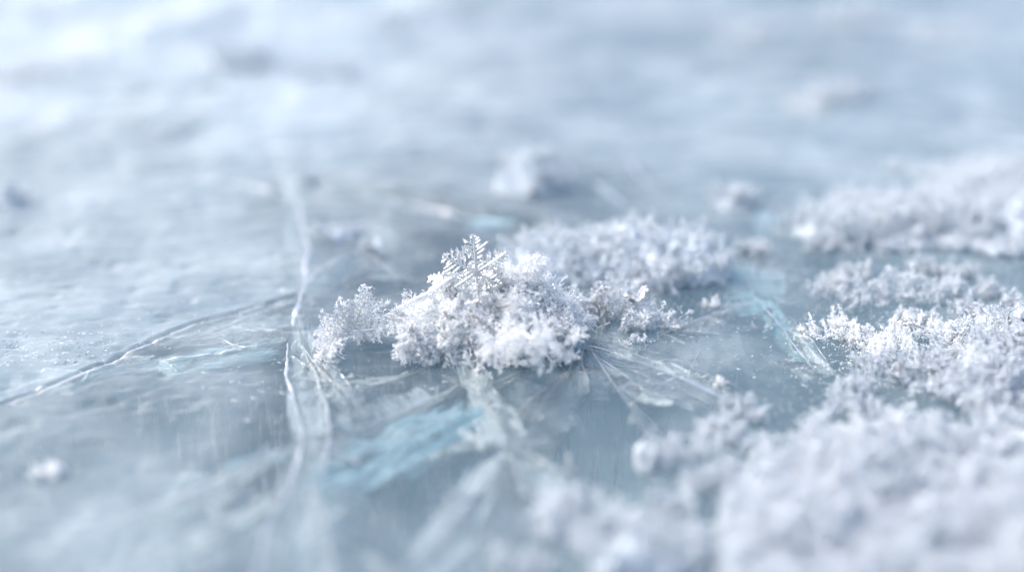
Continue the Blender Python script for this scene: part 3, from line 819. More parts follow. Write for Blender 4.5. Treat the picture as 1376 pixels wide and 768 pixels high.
def flake_arm(d, side, nrm, Ln, rng, ang=60, full=1.0):
    """one dendrite arm of a snow crystal starting at the origin"""
    def slab(poly, th):
        poly = np.array(poly); k = len(poly)
        fr = poly + nrm * th; bk = poly - nrm * th; cen = poly.mean(0)
        V = np.vstack([fr, bk, [cen + nrm * th * 1.8], [cen - nrm * th * 1.8]])
        F = []
        for i in range(k):
            j = (i + 1) % k
            F += [[i, j, 2 * k], [k + j, k + i, 2 * k + 1], [i, k + i, j], [j, k + i, k + j]]
        return V, np.array(F)
    def bar(a, b, w0, w1, th, tip=1.4):
        dd = unit(b - a); sd = np.cross(nrm, dd)
        return slab([a - sd * w0, a + sd * w0, b + sd * w1, b + dd * w1 * tip, b - sd * w1], th)
    Vs, Fs = [], []; off = 0
    def rot(v, deg):
        c, q = math.cos(R(deg)), math.sin(R(deg)); return v * c + np.cross(nrm, v) * q
    parts = [bar(np.zeros(3), d * Ln, 0.0048, 0.0045, 0.0035), bar(np.zeros(3), d * Ln * 0.97, 0.0018, 0.0014, 0.0062)]
    prof = [0.34, 0.22, 0.50, 0.36, 0.52, 0.34, 0.36, 0.20, 0.13]
    for i in range(9):
        f = 0.13 + 0.82 * i / 8
        for sg in (1, -1):
            if rng.random() < 0.10: continue                       # a side branch has broken off
            ln = prof[i] * Ln * 0.85 * rng.uniform(0.45, 1.2) * full
            d2 = rot(d, sg * ang + rng.normal(0, 3)); s0 = d * Ln * (f + rng.normal(0, .012))
            parts.append(bar(s0, s0 + d2 * ln, 0.0036, 0.0034, 0.0027))
            nj = max(1, int(ln / 0.014))
            for j in range(nj):
                for sg2 in (1, -1):
                    if rng.random() < 0.3: continue
                    d3 = rot(d2, sg2 * ang); s1 = s0 + d2 * ln * (0.3 + 0.62 * j / nj)
                    parts.append(bar(s1, s1 + d3 * rng.uniform(.005, .015), 0.0024, 0.0026, 0.0022))
    for V, F in parts:
        Vs.append(V); Fs.append(F + off); off += len(V)
    return np.vstack(Vs), np.vstack(Fs)

# ---- the sharp frost cluster carrying the snowflake
HB = P(655, 462)
def hero():
    rng = np.random.default_rng(5)
    PX = 0.00363
    def at(px, py, dy=0.0):
        """point whose depth row is the cluster's row plus dy, seen at the photo position"""
        x = (px - 688) / F_PX; yv = -(py - 384) / F_PX
        f = np.array([0, math.cos(PITCH), -math.sin(PITCH)]); u = np.array([0, math.sin(PITCH), math.cos(PITCH)])
        d = f + x * np.array([1.0, 0, 0]) + yv * u
        return CAM + d * ((HB[1] + dy - CAM[1]) / d[1])
    z0 = h1(HB[0], HB[1])
    org = np.array([HB[0], HB[1], z0])
    t = thing('frost_cluster', 'sharp feathery frost cluster in the middle of the ice, holding the snowflake', 'frost', tuple(org))
    # spine of the cluster: photo outline (top y, bottom y by x)
    top = [(536, 425), (560, 402), (590, 385), (610, 372), (640, 364), (680, 362), (700, 352), (725, 366), (738, 385), (760, 400), (775, 430)]
    bot = [(536, 470), (560, 490), (590, 500), (640, 492), (680, 485), (720, 498), (745, 490), (765, 470), (775, 450)]
    tx, ty = zip(*top); bx, by = zip(*bot)
    # packed core: a heap
    n = 70
    U = np.linspace(545, 768, n)
    rows = 34
    V = []
    for j in range(rows):
        a = j / (rows - 1)
        for i, px in enumerate(U):
            T = np.interp(px, tx, ty) + 9; B = np.interp(px, bx, by) - 4
            py = T + (B - T) * a
            # section bulges towards the camera; the foot spreads forward
            dy = 0.12 - 0.28 * math.sin(a * math.pi * 0.62) ** 1.0
            p = at(px, py, dy)
            nn = 0.05 * float(mnoise.fractal(Vector((p[0] * 9, p[2] * 9, 3)), 0.7, 2.2, 4))
            p = p + np.array([0.5 * nn, -nn, nn * 0.7])
            p[2] = max(p[2], z0 - 0.012)
            V.append(p - org)
    i = np.arange(rows * n).reshape(rows, n)
    F = np.stack([i[:-1, :-1].ravel(), i[1:, :-1].ravel(), i[1:, 1:].ravel(), i[:-1, 1:].ravel()], 1)
    # back side: lean straight down to the ice
    V = np.array(V); front = V.reshape(rows, n, 3)
    bk = []
    for j in range(1, 9):
        a = j / 8
        q = front[0].copy(); q[:, 1] += 0.30 * math.sin(a * math.pi / 2); q[:, 2] = q[:, 2] * (1 - a) + (-0.012) * a
        bk.append(q)
    allr = np.concatenate([np.array(bk)[::-1], front], 0)
    rr = allr.shape[0]; i = np.arange(rr * n).reshape(rr, n)
    F = np.stack([i[:-1, :-1].ravel(), i[1:, :-1].ravel(), i[1:, 1:].ravel(), i[:-1, 1:].ravel()], 1)
    make_mesh('packed_core', allr.reshape(-1, 3), F, M_SNOW, t, True)
    AV = allr.reshape(-1, 3)
    fc = AV[F[rng.integers(0, len(F), 16000)]].mean(1) + rng.normal(0, .008, (16000, 3))
    dd = unit(rng.normal(size=fc.shape)) * rng.uniform(.003, .010, (len(fc), 1))
    Vg, Fg = spindles(fc - dd, fc + dd, rng.uniform(.002, .006, len(fc)), rng)
    make_mesh('crystal_grains', Vg, Fg, M_FROST, t)
    # plumes over the core
    specs = []
    for k in range(330):
        px = rng.uniform(536, 775); a = rng.random() ** 0.85
        T = np.interp(px, tx, ty); B = np.interp(px, bx, by)
        py = T + (B - T) * a
        p = at(px, py, 0.12 - 0.31 * math.sin(a * math.pi * 0.62) - 0.01)
        p[2] = max(p[2], z0 + 0.01)
        cxn = (px - 655) / 120
        d = unit(np.array([0.55 * cxn + rng.normal(0, .55), -0.30 - 0.5 * a + rng.normal(0, .25), 0.9 - 1.2 * a + rng.normal(0, .45)]))
        Ln = rng.uniform(0.06, 0.15)
        o = p - d * Ln * 0.45
        specs.append((o, d, rng.normal(size=3) + np.array([0, -1, 0.3]), Ln))
    fronds_mesh('crystal_plumes', specs, rng, 0.0068, M_FROST, t, 1.3, org)
    # left wing: fans around (465,440)
    specs = []
    for (ox, oy, ex, ey, Ln) in [(474, 440, 494, 396, 0), (478, 444, 503, 402, 0), (466, 444, 453, 408, 0), (470, 440, 462, 412, 0), (466, 446, 426, 446, 0),
                                 (462, 450, 420, 470, 0), (458, 452, 428, 488, 0), (472, 446, 518, 438, 0), (470, 450, 508, 452, 0), (480, 440, 512, 424, 0), (462, 442, 432, 428, 0),
                                 (500, 438, 532, 424, 0), (450, 452, 436, 500, 0), (476, 448, 490, 462, 0)]:
        for rep in range(3):
            j = rng.normal(0, 2.5, 4)
            o = at(ox + j[0], oy + j[1], rng.normal(0, .02)); e = at(ex + j[2], ey + j[3], rng.normal(0, .04) - (.25 if ey > 465 else 0)); o[2] = max(o[2], z0 + .03); e[2] = max(e[2], z0 + .02)
            specs.append((o, e - o, np.array([0, -1, 0.4]) + rng.normal(0, .3, 3), np.linalg.norm(e - o) * rng.uniform(.9, 1.15)))
    fronds_mesh('side_plume', specs, rng, 0.0074, M_FROST, t, 1.3, org, 0.24)
    # right feathery wing
    specs = []
    for (ox, oy, ex, ey) in [(735, 400, 752, 382), (740, 400, 764, 396), (745, 410, 776, 420), (748, 420, 784, 436), (748, 428, 776, 452), (740, 405, 758, 402), (742, 430, 762, 458), (730, 392, 730, 366), (725, 385, 722, 360), (755, 400, 768, 420), (710, 372, 724, 352), (700, 368, 706, 350), (745, 440, 757, 470)]:
        for rep in range(4):
            j = rng.normal(0, 4, 4)
            o = at(ox + j[0], oy + j[1], rng.normal(0, .03)); e = at(ex + j[2], ey + j[3], rng.normal(0, .06))
            specs.append((o, e - o, np.array([0, -1, 0.4]) + rng.normal(0, .4, 3), np.linalg.norm(e - o) * 1.05))
    fronds_mesh('side_plume', specs, rng, 0.0066, M_FROST, t, 1.1, org)
    # stalk from the left wing up to the crown
    pts = [at(500, 436), at(525, 422), at(552, 406), at(585, 390), at(606, 376), at(628, 366)]
    c, s = smooth_line(pts, 0.012)
    n = len(c); k = 7; V = []
    for j in range(k):
        a = 2 * math.pi * j / k
        rad = 0.014 * (1 + 0.4 * fbm(s * 20, s * 0 + j * 3, 3, 4)) * (0.7 + 0.5 * s / s[-1])
        V.append(c + np.c_[-0.4 * rad * math.cos(a), rad * math.sin(a), rad * math.cos(a)])
    V = np.vstack(V) - org; i = np.arange(k * n).reshape(k, n); i2 = np.roll(i, -1, 0)
    F = np.stack([i[:, :-1].ravel(), i[:, 1:].ravel(), i2[:, 1:].ravel(), i2[:, :-1].ravel()], 1)
    make_mesh('stalk', V, F, M_FLAKE, t, False)
    # grains crusting the stalk
    g = 420; w = rng.integers(0, n, g); cc = c[w] + rng.normal(0, 0.012, (g, 3)); dd = unit(rng.normal(size=(g, 3))) * 0.010
    Vs, Fs = spindles(cc - dd, cc + dd, rng.uniform(.002, .005, g), rng)
    make_mesh('stalk_crust', Vs - org, Fs, M_FROST, t)
    # broken feathery arms of other snow crystals standing out of the frost
    Vs, Fs, off = [], [], 0
    for k in range(46):
        px = rng.uniform(545, 776); a = rng.random() ** 1.3
        T = np.interp(px, tx, ty); B = np.interp(px, bx, by)
        p = at(px, T + (B - T) * a, 0.12 - 0.33 * math.sin(a * math.pi * 0.62)); p[2] = max(p[2], z0 + .02)
        d = unit(np.array([(px - 655) / 150 + rng.normal(0, .6), -.25 + rng.normal(0, .3), .75 - .9 * a + rng.normal(0, .4)]))
        nn = unit(np.cross(d, np.cross(np.array([0.1, -1, .4]) + rng.normal(0, .35, 3), d)))
        V_, F_ = flake_arm(d, None, nn, rng.uniform(.07, .15), rng, full=.9)
        Vs.append(V_ + p - d * .03); Fs.append(F_ + off); off += len(V_)
    for (ox, oy, ex, ey) in [(472, 446, 494, 394), (466, 448, 424, 446), (464, 452, 424, 486), (474, 446, 520, 440), (470, 444, 455, 408)]:
        o = at(ox, oy, -.03); e = at(ex, ey, -.05); o[2] = max(o[2], z0 + .03); e[2] = max(e[2], z0 + .02); d = unit(e - o); nn = unit(np.cross(d, np.cross(np.array([0.1, -1, .4]), d)))
        V_, F_ = flake_arm(d, None, nn, np.linalg.norm(e - o), rng); Vs.append(V_ + o); Fs.append(F_ + off); off += len(V_)
    make_mesh('broken_arms', np.vstack(Vs) - org, np.vstack(Fs), M_FROST, t)['kind'] = 'stuff'
    # broken flat plates of snow crystals lying in the frost
    Vs, Fs, off = [], [], 0
    for k in range(130):
        px = rng.uniform(545, 772); a = rng.random()
        T = np.interp(px, tx, ty); B = np.interp(px, bx, by)
        p = at(px, T + (B - T) * a, 0.12 - 0.34 * math.sin(a * math.pi * 0.62)); p[2] = max(p[2], z0 + .012)
        nn = unit(rng.normal(size=3) + np.array([0, -.4, .4])); ax = unit(np.cross(nn, rng.normal(size=3))); bx_ = np.cross(nn, ax)
        kk = rng.integers(4, 7); rr = rng.uniform(.012, .034); el = rng.uniform(.4, 1)
        an = np.arange(kk) / kk * 2 * math.pi; rj = rr * rng.uniform(.6, 1.1, kk)
        ring = p + ax * (np.cos(an) * rj)[:, None] + bx_ * (np.sin(an) * rj * el)[:, None]
        Vs += [ring + nn * .0014, ring - nn * .0014, [p + nn * .002], [p - nn * .002]]
        for i in range(kk):
            j = (i + 1) % kk
            Fs += [[off + i, off + j, off + 2 * kk], [off + kk + j, off + kk + i, off + 2 * kk + 1], [off + i, off + kk + i, off + j], [off + j, off + kk + i, off + kk + j]]
        off += 2 * kk + 2
    make_mesh('broken_plates', np.vstack(Vs) - org, np.array(Fs), M_FLAKE, t)['kind'] = 'stuff'
    # pointed ridge on the crown, right of the snowflake
    specs = []
    for k in range(26):
        px = rng.uniform(672, 712); py = np.interp(px, [672, 690, 712], [366, 358, 352]) + rng.uniform(-1, 12)
        o = at(px, py, rng.normal(0, .04)); specs.append((o, np.array([0.9, -0.1, 0.35]) + rng.normal(0, .25, 3), np.array([0, -1, .3]), rng.uniform(.05, .10)))
    fronds_mesh('crown_ridge', specs, rng, 0.0062, M_FROST, t, 1.2, org)
    # the softer lump in front
    specs = []
    for k in range(100):
        px = rng.normal(706, 30); py = rng.normal(462, 15)
        dyy = -0.30 - rng.uniform(0, .20)
        o = at(px, py, dyy); o[2] = max(o[2], z0 + 0.01)
        specs.append((o, rng.normal(0, 1, 3) + np.array([0, -.6, .3]), rng.normal(size=3), rng.uniform(.05, .11)))
    fronds_mesh('front_plume', specs, rng, 0.0068, M_FROST, t, 1.2, org)
    return at
AT = hero()

def snowflake():
    c = AT(640, 366, -0.02)
    t = thing('snowflake', 'clear six-armed snowflake standing upright on top of the frost cluster', 'snowflake', tuple(c))
    nrm = unit(np.array([-0.12, -0.92, 0.36]))
    right = unit(np.cross(np.array([0, 0, 1.0]), nrm) * 1.0)
    if right[0] < 0: right = -right
    upv = np.cross(nrm, right)
    if upv[2] < 0: upv = -upv
    rng = np.random.default_rng(3)
    for kk, (deg, Ln) in enumerate([(97, .178), (157, .178), (36, .180), (217, .12), (277, .11), (337, .13)]):
        a = R(deg); d = right * math.cos(a) + upv * math.sin(a)
        V, F = flake_arm(d, None, nrm, Ln, rng)
        make_mesh('arm', V, F, M_FLAKE, t)
    hexa = [right * math.cos(R(30 + 60 * i + 7)) * 0.020 + upv * math.sin(R(30 + 60 * i + 7)) * 0.020 for i in range(6)]
    V = np.vstack([np.array(hexa) + nrm * .005, np.array(hexa) - nrm * .005, [nrm * .008], [-nrm * .008]])
    F = []
    for i in range(6):
        j = (i + 1) % 6
        F += [[i, j, 12], [6 + j, 6 + i, 13], [i, 6 + i, j], [j, 6 + i, 6 + j]]
    F = np.array(F)
    make_mesh('core_plate', V, F, M_FLAKE, t)
snowflake()
o_ = AT(672, 369, -0.06)
V, F = spindles(np.array([o_, o_ + [0.006, 0, 0.004]]), np.array([o_ + [0.014, 0, 0.004], o_ + [0.010, 0, 0.016]]), np.array([.005, .004]), np.random.default_rng(0), 0.9)
m, nt, out = nm('dark_speck'); d_ = nt.nodes.new('ShaderNodeBsdfPrincipled'); d_.inputs['Base Color'].default_value = (0.02, 0.04, 0.06, 1)
d_.inputs['Roughness'].default_value = 0.2; L(nt, d_.outputs[0], out.inputs[0])
ds = make_mesh('dark_speck', V - o_, F, m); ds.location = o_
tag(ds, 'tiny dark speck caught in the frost right of the snowflake', 'speck')

# ---- other clumps
clump('airy half-blurred frost clump just right of and behind the cluster', 838, 432,
      [(-0.05, 0.0, 0.18, 0.15, 0.13), (0.1, -0.05, 0.14, 0.12, 0.06)], 60, 0.15, 0.0085, 11, airy=0.3, core=False)
clump('low lacy frost ledge at the foot of the airy clump', 845, 440,
      [(0.0, 0.0, 0.20, 0.08, 0.04)], 34, 0.10, 0.0080, 12, core=False)
clump('tall blurred frost heap with a peaked top behind the cluster', 860, 365,
      [(-0.05, 0.1, 0.32, 0.28, 0.22), (0.22, 0.0, 0.26, 0.22, 0.24), (-0.35, 0.1, 0.22, 0.2, 0.14), (0.0, -0.2, 0.2, 0.12, 0.06)], 170, 0.16, 0.011, 13)
clump('blurred bright frost heap between the cluster and the tall rear heap', 745, 372,
      [(-0.05, 0.1, 0.24, 0.22, 0.20), (0.15, 0.05, 0.25, 0.2, 0.12)], 110, 0.14, 0.010, 14)
clump('half-blurred frost clump on the right with a ragged left edge', 1190, 405,
      [(-0.18, 0.0, 0.2, 0.12, 0.07), (0.12, 0.06, 0.18, 0.12, 0.10), (0.32, -0.02, 0.12, 0.1, 0.05)], 95, 0.12, 0.009, 15, core=False)
clump('sharp lacy frost tongue hanging off the right clumps over clear ice', 1160, 462,
      [(-0.12, 0.08, 0.13, 0.10, 0.06), (0.02, 0.0, 0.12, 0.09, 0.06), (0.08, -0.12, 0.10, 0.12, 0.05)], 70, 0.10, 0.0075, 16, core=False)
clump('sharp grainy frost fan between the lacy tongue and the right edge', 1250, 462,
      [(-0.03, 0.05, 0.16, 0.12, 0.09), (0.12, -0.02, 0.14, 0.12, 0.06)], 80, 0.10, 0.0078, 17, core=False)
clump('sharp jagged frost ridge at the right edge', 1345, 462,
      [(0.0, 0.0, 0.22, 0.14, 0.15), (-0.18, -0.04, 0.16, 0.10, 0.07), (0.2, 0.05, 0.25, 0.16, 0.18)], 150, 0.13, 0.0082, 18)
clump('low frost pad in front of the sharp right ridge', 1270, 512,
      [(-0.1, 0.0, 0.2, 0.14, 0.06), (0.15, 0.0, 0.26, 0.2, 0.10), (0.4, 0.1, 0.3, 0.2, 0.16)], 170, 0.11, 0.0085, 19)
clump('blurred frost heap behind the right clumps, wide and low', 1230, 318,
      [(-0.4, 0.1, 0.30, 0.25, 0.10), (0.15, 0.15, 0.38, 0.25, 0.14), (0.65, 0.1, 0.35, 0.3, 0.15)], 190, 0.2, 0.013, 20)
clump('small frost crumb on the ice between the rear heap and cyan patch', 957, 411,
      [(0, 0, 0.045, 0.035, 0.03)], 9, 0.045, 0.007, 21, core=False, name='frost_crumb')
clump('little glinting frost crumbs on the glassy plate by the star-shaped break', 852, 461,
      [(0, 0, 0.07, 0.03, 0.012)], 12, 0.035, 0.006, 22, core=False, name='frost_crumb', up=0.1)
clump('soft white frost ball lying alone in the lower middle', 882, 622,
      [(0, 0, 0.08, 0.07, 0.09)], 26, 0.08, 0.009, 23, name='frost_crumb')
clump('tiny frost crumb by the clear end of the long ridge crack', 968, 518,
      [(0, 0, 0.02, 0.02, 0.03)], 5, 0.03, 0.006, 24, core=False, name='frost_crumb')
clump('small white frost crumb alone on the ice near the left edge', 64, 640,
      [(0, 0, 0.06, 0.04, 0.012), (0.05, .02, .04, .03, .01)], 24, 0.05, 0.0075, 25, core=False, name='frost_crumb')
clump('blurred frost ball at the bottom, left of the foreground bank', 765, 706,
      [(0, 0, 0.13, 0.10, 0.13), (0.16, -0.05, 0.12, 0.10, 0.08)], 60, 0.10, 0.011, 26)
clump('lowest blurred frost heap between the bottom ball and the bank', 835, 745,
      [(0, 0, 0.18, 0.14, 0.14), (0.2, 0.0, 0.14, 0.12, 0.10)], 70, 0.11, 0.011, 27)
clump('blurred white frost ball far back at right', 985, 274,
      [(0, 0, 0.13, 0.10, 0.12)], 24, 0.10, 0.012, 28, name='frost_crumb')
clump('small blurred frost ball on the rear crack left of the snowflake', 503, 332,
      [(0, 0, 0.06, 0.05, 0.07)], 12, 0.05, 0.009, 29, name='frost_crumb')
clump('pair of blurred frost crumbs beside the upright crack at the back', 440, 318,
      [(0, 0, 0.09, 0.08, 0.08), (0.14, 0.05, 0.07, 0.06, 0.06)], 24, 0.06, 0.010, 30, name='frost_crumb')
clump('blurred glassy frost clump behind the tall rear heap', 715, 250,
      [(0, 0, 0.22, 0.18, 0.22)], 40, 0.12, 0.014, 31)
clump('white blurred snow crumb at the left edge far back', 12, 272,
      [(0, 0, 0.13, 0.12, 0.12)], 24, 0.08, 0.012, 32, name='frost_crumb')
clump('pair of tiny frost grains on the ice above the star-shaped break', 1082, 446,
      [(-0.02, 0, 0.02, 0.02, 0.03), (0.03, -0.02, 0.02, 0.02, 0.02)], 7, 0.03, 0.006, 33, core=False, name='frost_crumb')

# foreground bank: a drift of frost filling the lower right corner
def bank(label, outline, hmax, n_fronds, fl, grain, seed, edge=0.35, dens=1.0, freq=3.0):
    rng = np.random.default_rng(seed)
    poly = np.array([P(*p)[:2] for p in outline])
    x0, y0 = poly.min(0); x1, y1 = poly.max(0)
    def inside(x, y):
        r = np.zeros(x.shape, bool); n = len(poly)
        for i in range(n):
            (ax, ay), (bx, by) = poly[i], poly[(i + 1) % n]
            c = ((ay > y) != (by > y)) & (x < (bx - ax) * (y - ay) / (by - ay + 1e-12) + ax)
            r ^= c
        return r
    cl = [tuple(p) for p in poly] + [tuple(poly[0])]
    def H(x, y):
        wx = x + 0.16 * fbm(x * 3, y * 3, 3, seed); wy = y + 0.16 * fbm(x * 3 + 5, y * 3 + 5, 3, seed + 1)
        d = seg_dist(wx, wy, cl) * np.where(inside(wx, wy), 1, -1)
        e = sstep(0, edge, d)
        lum = 0.50 + 0.75 * fbm(x * freq, y * freq, 5, seed + 2) + 0.25 * fbm(x * 9, y * 9, 3, seed + 7)
        hole = sstep(-0.50, -0.15, fbm(x * 2.4 + 7, y * 2.4, 4, seed + 12) + 1.1 * (e - 0.55))
        lum = np.clip(lum, 0, 1.3)
        return np.where(d > 0, hmax * (0.15 * np.sqrt(e) + e * lum) * hole - 0.02 * (1 - hole), -0.03)
    st = 0.025
    X, Y = np.meshgrid(np.arange(x0 - .2, x1 + .2, st), np.arange(y0 - .2, y1 + .2, st))
    Z = H(X, Y) + 0.035 * fbm(X * 16, Y * 16, 3, seed + 3) + height(X, Y)
    V = np.stack([X.ravel(), Y.ravel(), Z.ravel()], 1)
    ny, nx = X.shape; i = np.arange(nx * ny).reshape(ny, nx)
    F = np.stack([i[:-1, :-1].ravel(), i[:-1, 1:].ravel(), i[1:, 1:].ravel(), i[1:, :-1].ravel()], 1)
    F = F[H(X, Y).ravel()[F].min(1) > 0.012]
    org = np.array([poly[:, 0].mean(), poly[:, 1].mean(), 0])
    t = thing('frost_bank', label, 'frost', tuple(org)); t['kind'] = 'stuff'
    make_mesh('packed_core', V - org, F, M_SNOW, t, True)
    nc = 45000
    fc = V[F[rng.integers(0, len(F), nc)]].mean(1) + rng.normal(0, .012, (nc, 3)); dd = unit(rng.normal(size=fc.shape)) * (grain * rng.uniform(.5, 1.6, (nc, 1)))
    Vg, Fg = spindles(fc - dd, fc + dd, grain * rng.uniform(.4, 1.0, nc), rng)
    make_mesh('crystal_grains', Vg - org, Fg, M_BLUISH, t)
    pts = []
    while len(pts) < n_fronds:
        q = np.c_[rng.uniform(x0, x1, 600), rng.uniform(y0, y1, 600)]
        k = H(q[:, 0], q[:, 1])
        ok = (k > 0.0) & (rng.random(600) < 0.25 + k / hmax)
        pts += [(a[0], a[1], z) for a, z in zip(q[ok], k[ok])]
    specs = []
    for (a, b, z) in pts[:n_fronds]:
        d = unit(np.array([0, 0, 0.9]) + rng.normal(0, 0.6, 3)); d[2] = abs(d[2])
        Ln = fl * rng.uniform(0.4, 1.2)
        specs.append((np.array([a, b, z + h1(a, b)]) - d * Ln * 0.3, d, rng.normal(size=3), Ln))
    fronds_mesh('crystal_plumes', specs, rng, grain, M_BLUISH, t, dens, org)

bank('thick blurred bank of frost filling the lower right foreground',
     [(905, 650), (945, 622), (960, 598), (1010, 590), (1030, 560), (1090, 545), (1160, 560), (1240, 545), (1300, 530), (1420, 520), (1520, 600), (1560, 900), (820, 900), (880, 760), (900, 700)],
     0.14, 1150, 0.12, 0.0115, 51, 0.50, 0.9, 4.2)
bank('wide far drift of frost beyond the right clumps',
     [(1090, 300), (1120, 262), (1200, 250), (1300, 215), (1460, 190), (1560, 330), (1420, 372), (1300, 350), (1180, 352)],
     0.08, 300, 0.14, 0.012, 52, 0.4, 0.7)
bank('thin scattered frost field linking the right clumps to the foreground bank',
     [(1215, 520), (1280, 470), (1330, 440), (1420, 430), (1480, 500), (1480, 560), (1300, 560), (1230, 550)],
     0.16, 300, 0.12, 0.009, 53, 0.2, 1.0, 5)

fr = np.random.default_rng(33)
for k, (px, py) in enumerate([(1120, 385), (1105, 335), (1150, 372), (1290, 372), (1330, 392), (1240, 362), (1365, 410), (1215, 432), (1300, 425), (1180, 500), (1225, 490), (1090, 300), (1140, 325), (1010, 340)]):
    q = fr.uniform(.05, .10)
    clump('small lacy frost crumb scattered among the right-hand frost clumps', px, py,
          [(0, 0, q, q * .7, q * .45), (fr.uniform(-.14, .14), fr.uniform(-.06, .06), q * .7, q * .5, q * .3)], 20, 0.08, 0.0085, 400 + k,
          group='lacy frost crumbs among the right-hand clumps', name='frost_crumb', core=False)
fr = np.random.default_rng(31)
for k, (px, py) in enumerate([(930, 612), (965, 585), (1005, 565), (905, 690), (880, 735), (1150, 528), (945, 655), (700, 765), (1130, 560)]):
    q = fr.uniform(.06, .12)
    clump('blurred frost crumb on the ragged near edge of the foreground bank', px, py,
          [(0, 0, q, q * .8, q * .7), (fr.uniform(-.12, .12), fr.uniform(-.06, .06), q * .7, q * .6, q * .5)], 22, 0.09, 0.0095, 300 + k,
          group='frost crumbs along the edge of the foreground bank', name='frost_crumb', core=False)

# far snow patches seen as soft light and dark blotches at the top of the photo
rng = np.random.default_rng(77)
spots = []
for k in range(16):
    px = rng.uniform(-60, 1440); py = rng.uniform(10, 235)
    if 380 < px < 1060 and py > 120: continue
    spots.append((px, py))
far_src = []
for k, (px, py) in enumerate(spots):
    b = P(px, py); s = rng.uniform(0.7, 1.5)
    if k < 4:
        t = clump('blurred snow crumb scattered on the ice far back', px, py,
                  [(0, 0, 0.20, 0.14, 0.05), (rng.uniform(.1, .25), rng.uniform(-.1, .1), 0.14, 0.11, 0.04)], 24, 0.12, 0.014, 200 + k,
                  group='snow crumbs scattered far back', name='snow_crumb', cat='frost', dens=0.7)
        far_src.append(t)
    else:
        src = far_src[k % 4]
        t = src.copy(); scene.collection.objects.link(t)
        for ch in src.children:
            c = ch.copy(); scene.collection.objects.link(c); c.parent = t
        t.location = (b[0], b[1], h1(b[0], b[1]) - 0.01)
        t.rotation_euler.z = rng.uniform(0, 6.28); t.scale = (s, s, s * 0.5)

# ------------------------------------------------------------------ bubbles, chips, streaks
def icoball(r, sx=1.0):
    import bmesh
    bm = bmesh.new(); bmesh.ops.create_icosphere(bm, subdivisions=2, radius=r)
    me = bpy.data.meshes.new('air_bubble'); bm.to_mesh(me); bm.free()
    for p in me.polygons: p.use_smooth = True
    return me
mb, nt, out = nm('air_bubble_glint')
gl = nt.nodes.new('ShaderNodeBsdfGlossy'); gl.inputs['Roughness'].default_value = 0.25
df = nt.nodes.new('ShaderNodeBsdfDiffuse'); df.inputs['Color'].default_value = (0.9, 0.95, 0.97, 1)
tr = nt.nodes.new('ShaderNodeBsdfTransparent')
L(nt, mix(nt, 0.25, mix(nt, 0.45, df.outputs[0], gl.outputs[0]), tr.outputs[0]), out.inputs[0])
bub = icoball(1.0); bub.materials.append(mb)
rng = np.random.default_rng(9)
fields = [((870, 1110, 425, 520), 95, 'tiny air bubble frozen in the clear window of ice', 'air bubbles in the clear ice window'),
          ((200, 385, 470, 560), 60, 'tiny air bubble frozen under the cyan streak', 'air bubbles under the cyan streak'),
          ((1110, 1240, 470, 540), 34, 'tiny air bubble in dark ice beneath the lacy frost tongue', 'air bubbles by the lacy frost tongue'),
          ((540, 760, 500, 545), 24, 'tiny air bubble in the ice just below the frost cluster', 'air bubbles below the frost cluster')]
for (x0, x1, y0, y1), cnt, lab, grp in fields:
    for k in range(cnt):
        px, py = rng.uniform(x0, x1), rng.uniform(y0, y1)
        b = P(px, py); r = 0.0034 + 0.0055 * rng.random() ** 2.5
        o = bpy.data.objects.new('air_bubble', bub); scene.collection.objects.link(o)
        o.location = (b[0], b[1], h1(b[0], b[1]) - 0.008 - rng.uniform(0, 0.03))
        o.scale = (r * rng.uniform(1.0, 3.0), r, r * 0.6); o.rotation_euler.z = rng.normal(0, 0.5)
        tag(o, lab, 'bubble', grp)

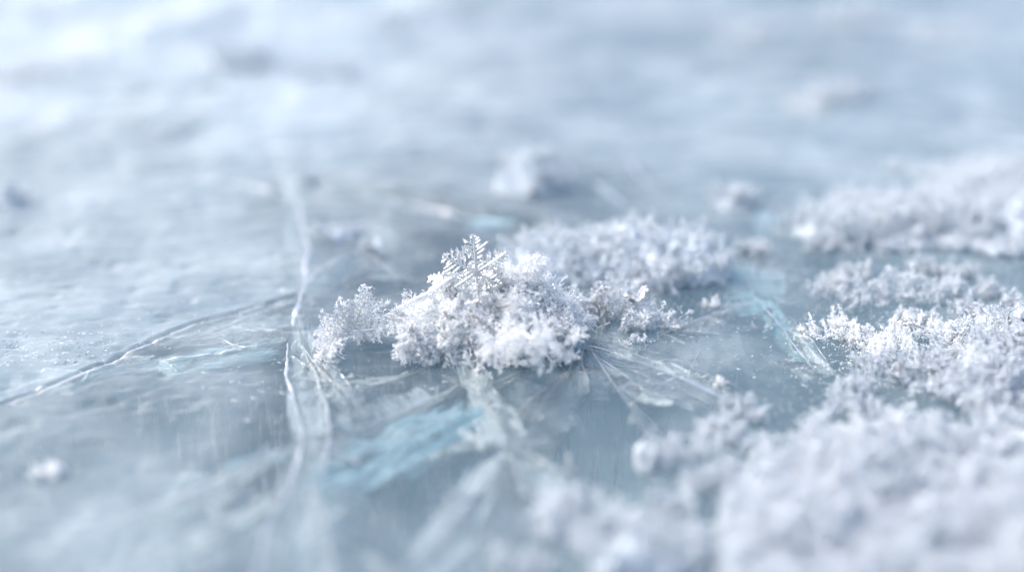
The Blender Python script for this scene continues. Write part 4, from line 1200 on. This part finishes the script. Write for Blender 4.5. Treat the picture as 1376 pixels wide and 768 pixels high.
def chips(label, box, cnt, smin, smax, seed, mat, lift=0.0):
    rng = np.random.default_rng(seed); x0, x1, y0, y1 = box
    c = np.array([P(px, py) for px, py in zip(rng.uniform(x0, x1, cnt), rng.uniform(y0, y1, cnt))])
    c[:, 2] = height(c[:, 0], c[:, 1]) + lift
    d = unit(np.c_[rng.normal(0, 1, cnt), rng.normal(0, .4, cnt), rng.normal(0, .08, cnt)]) * rng.uniform(smin, smax, (cnt, 1))
    V, F = spindles(c - d, c + d, rng.uniform(.3, .5, cnt) * np.linalg.norm(d, axis=1), rng, 0.5)
    o = make_mesh('ice_chips', V, F, mat); tag(o, label, 'ice chips', kind='stuff')
chips('scaly ice chips and grit strewn over the frosted ice at left', (-20, 150, 445, 492), 260, 0.003, 0.014, 61, M_LIP)
chips('sparse frost grit over the frosted left sheet', (-20, 385, 330, 470), 420, 0.002, 0.008, 62, M_FROST)
chips('fine frost grit around the frost cluster', (420, 880, 440, 520), 130, 0.002, 0.006, 63, M_FROST)
chips('fine frost grit among the right clumps', (1050, 1376, 340, 560), 800, 0.003, 0.009, 64, M_FROST)

# columnar streaks hanging in the ice
def streaks(label, box, cnt, seed, zt=(-0.05, -0.3), ln=(0.05, 0.28), r=(0.004, 0.015)):
    rng = np.random.default_rng(seed); x0, x1, y0, y1 = box
    z = rng.uniform(zt[1], zt[0], cnt)
    c = np.array([P(px, py, zz) for px, py, zz in zip(rng.uniform(x0, x1, cnt), rng.uniform(y0, y1, cnt), z)])
    l = rng.uniform(*ln, cnt)
    a = c + np.c_[rng.normal(0, .01, cnt), rng.normal(0, .01, cnt), np.zeros(cnt)]
    a[:, 2] = np.minimum(a[:, 2], -0.03)
    b = a + np.c_[rng.normal(0, .02, cnt), rng.normal(0, .02, cnt), -l]
    V, F = spindles(a, b, rng.uniform(*r, cnt), rng, 0.6)
    o = make_mesh('bubble_streaks', V, F, M_STREAK); tag(o, label, 'bubble streaks', kind='stuff')
streaks('pale upright streaks inside the ice at lower left', (-40, 400, 490, 680), 300, 71)
streaks('pale upright streaks inside the ice at bottom centre', (440, 960, 560, 800), 450, 72)
streaks('faint upright streaks inside the ice under the cluster', (420, 900, 460, 560), 200, 73, r=(0.003, 0.008))
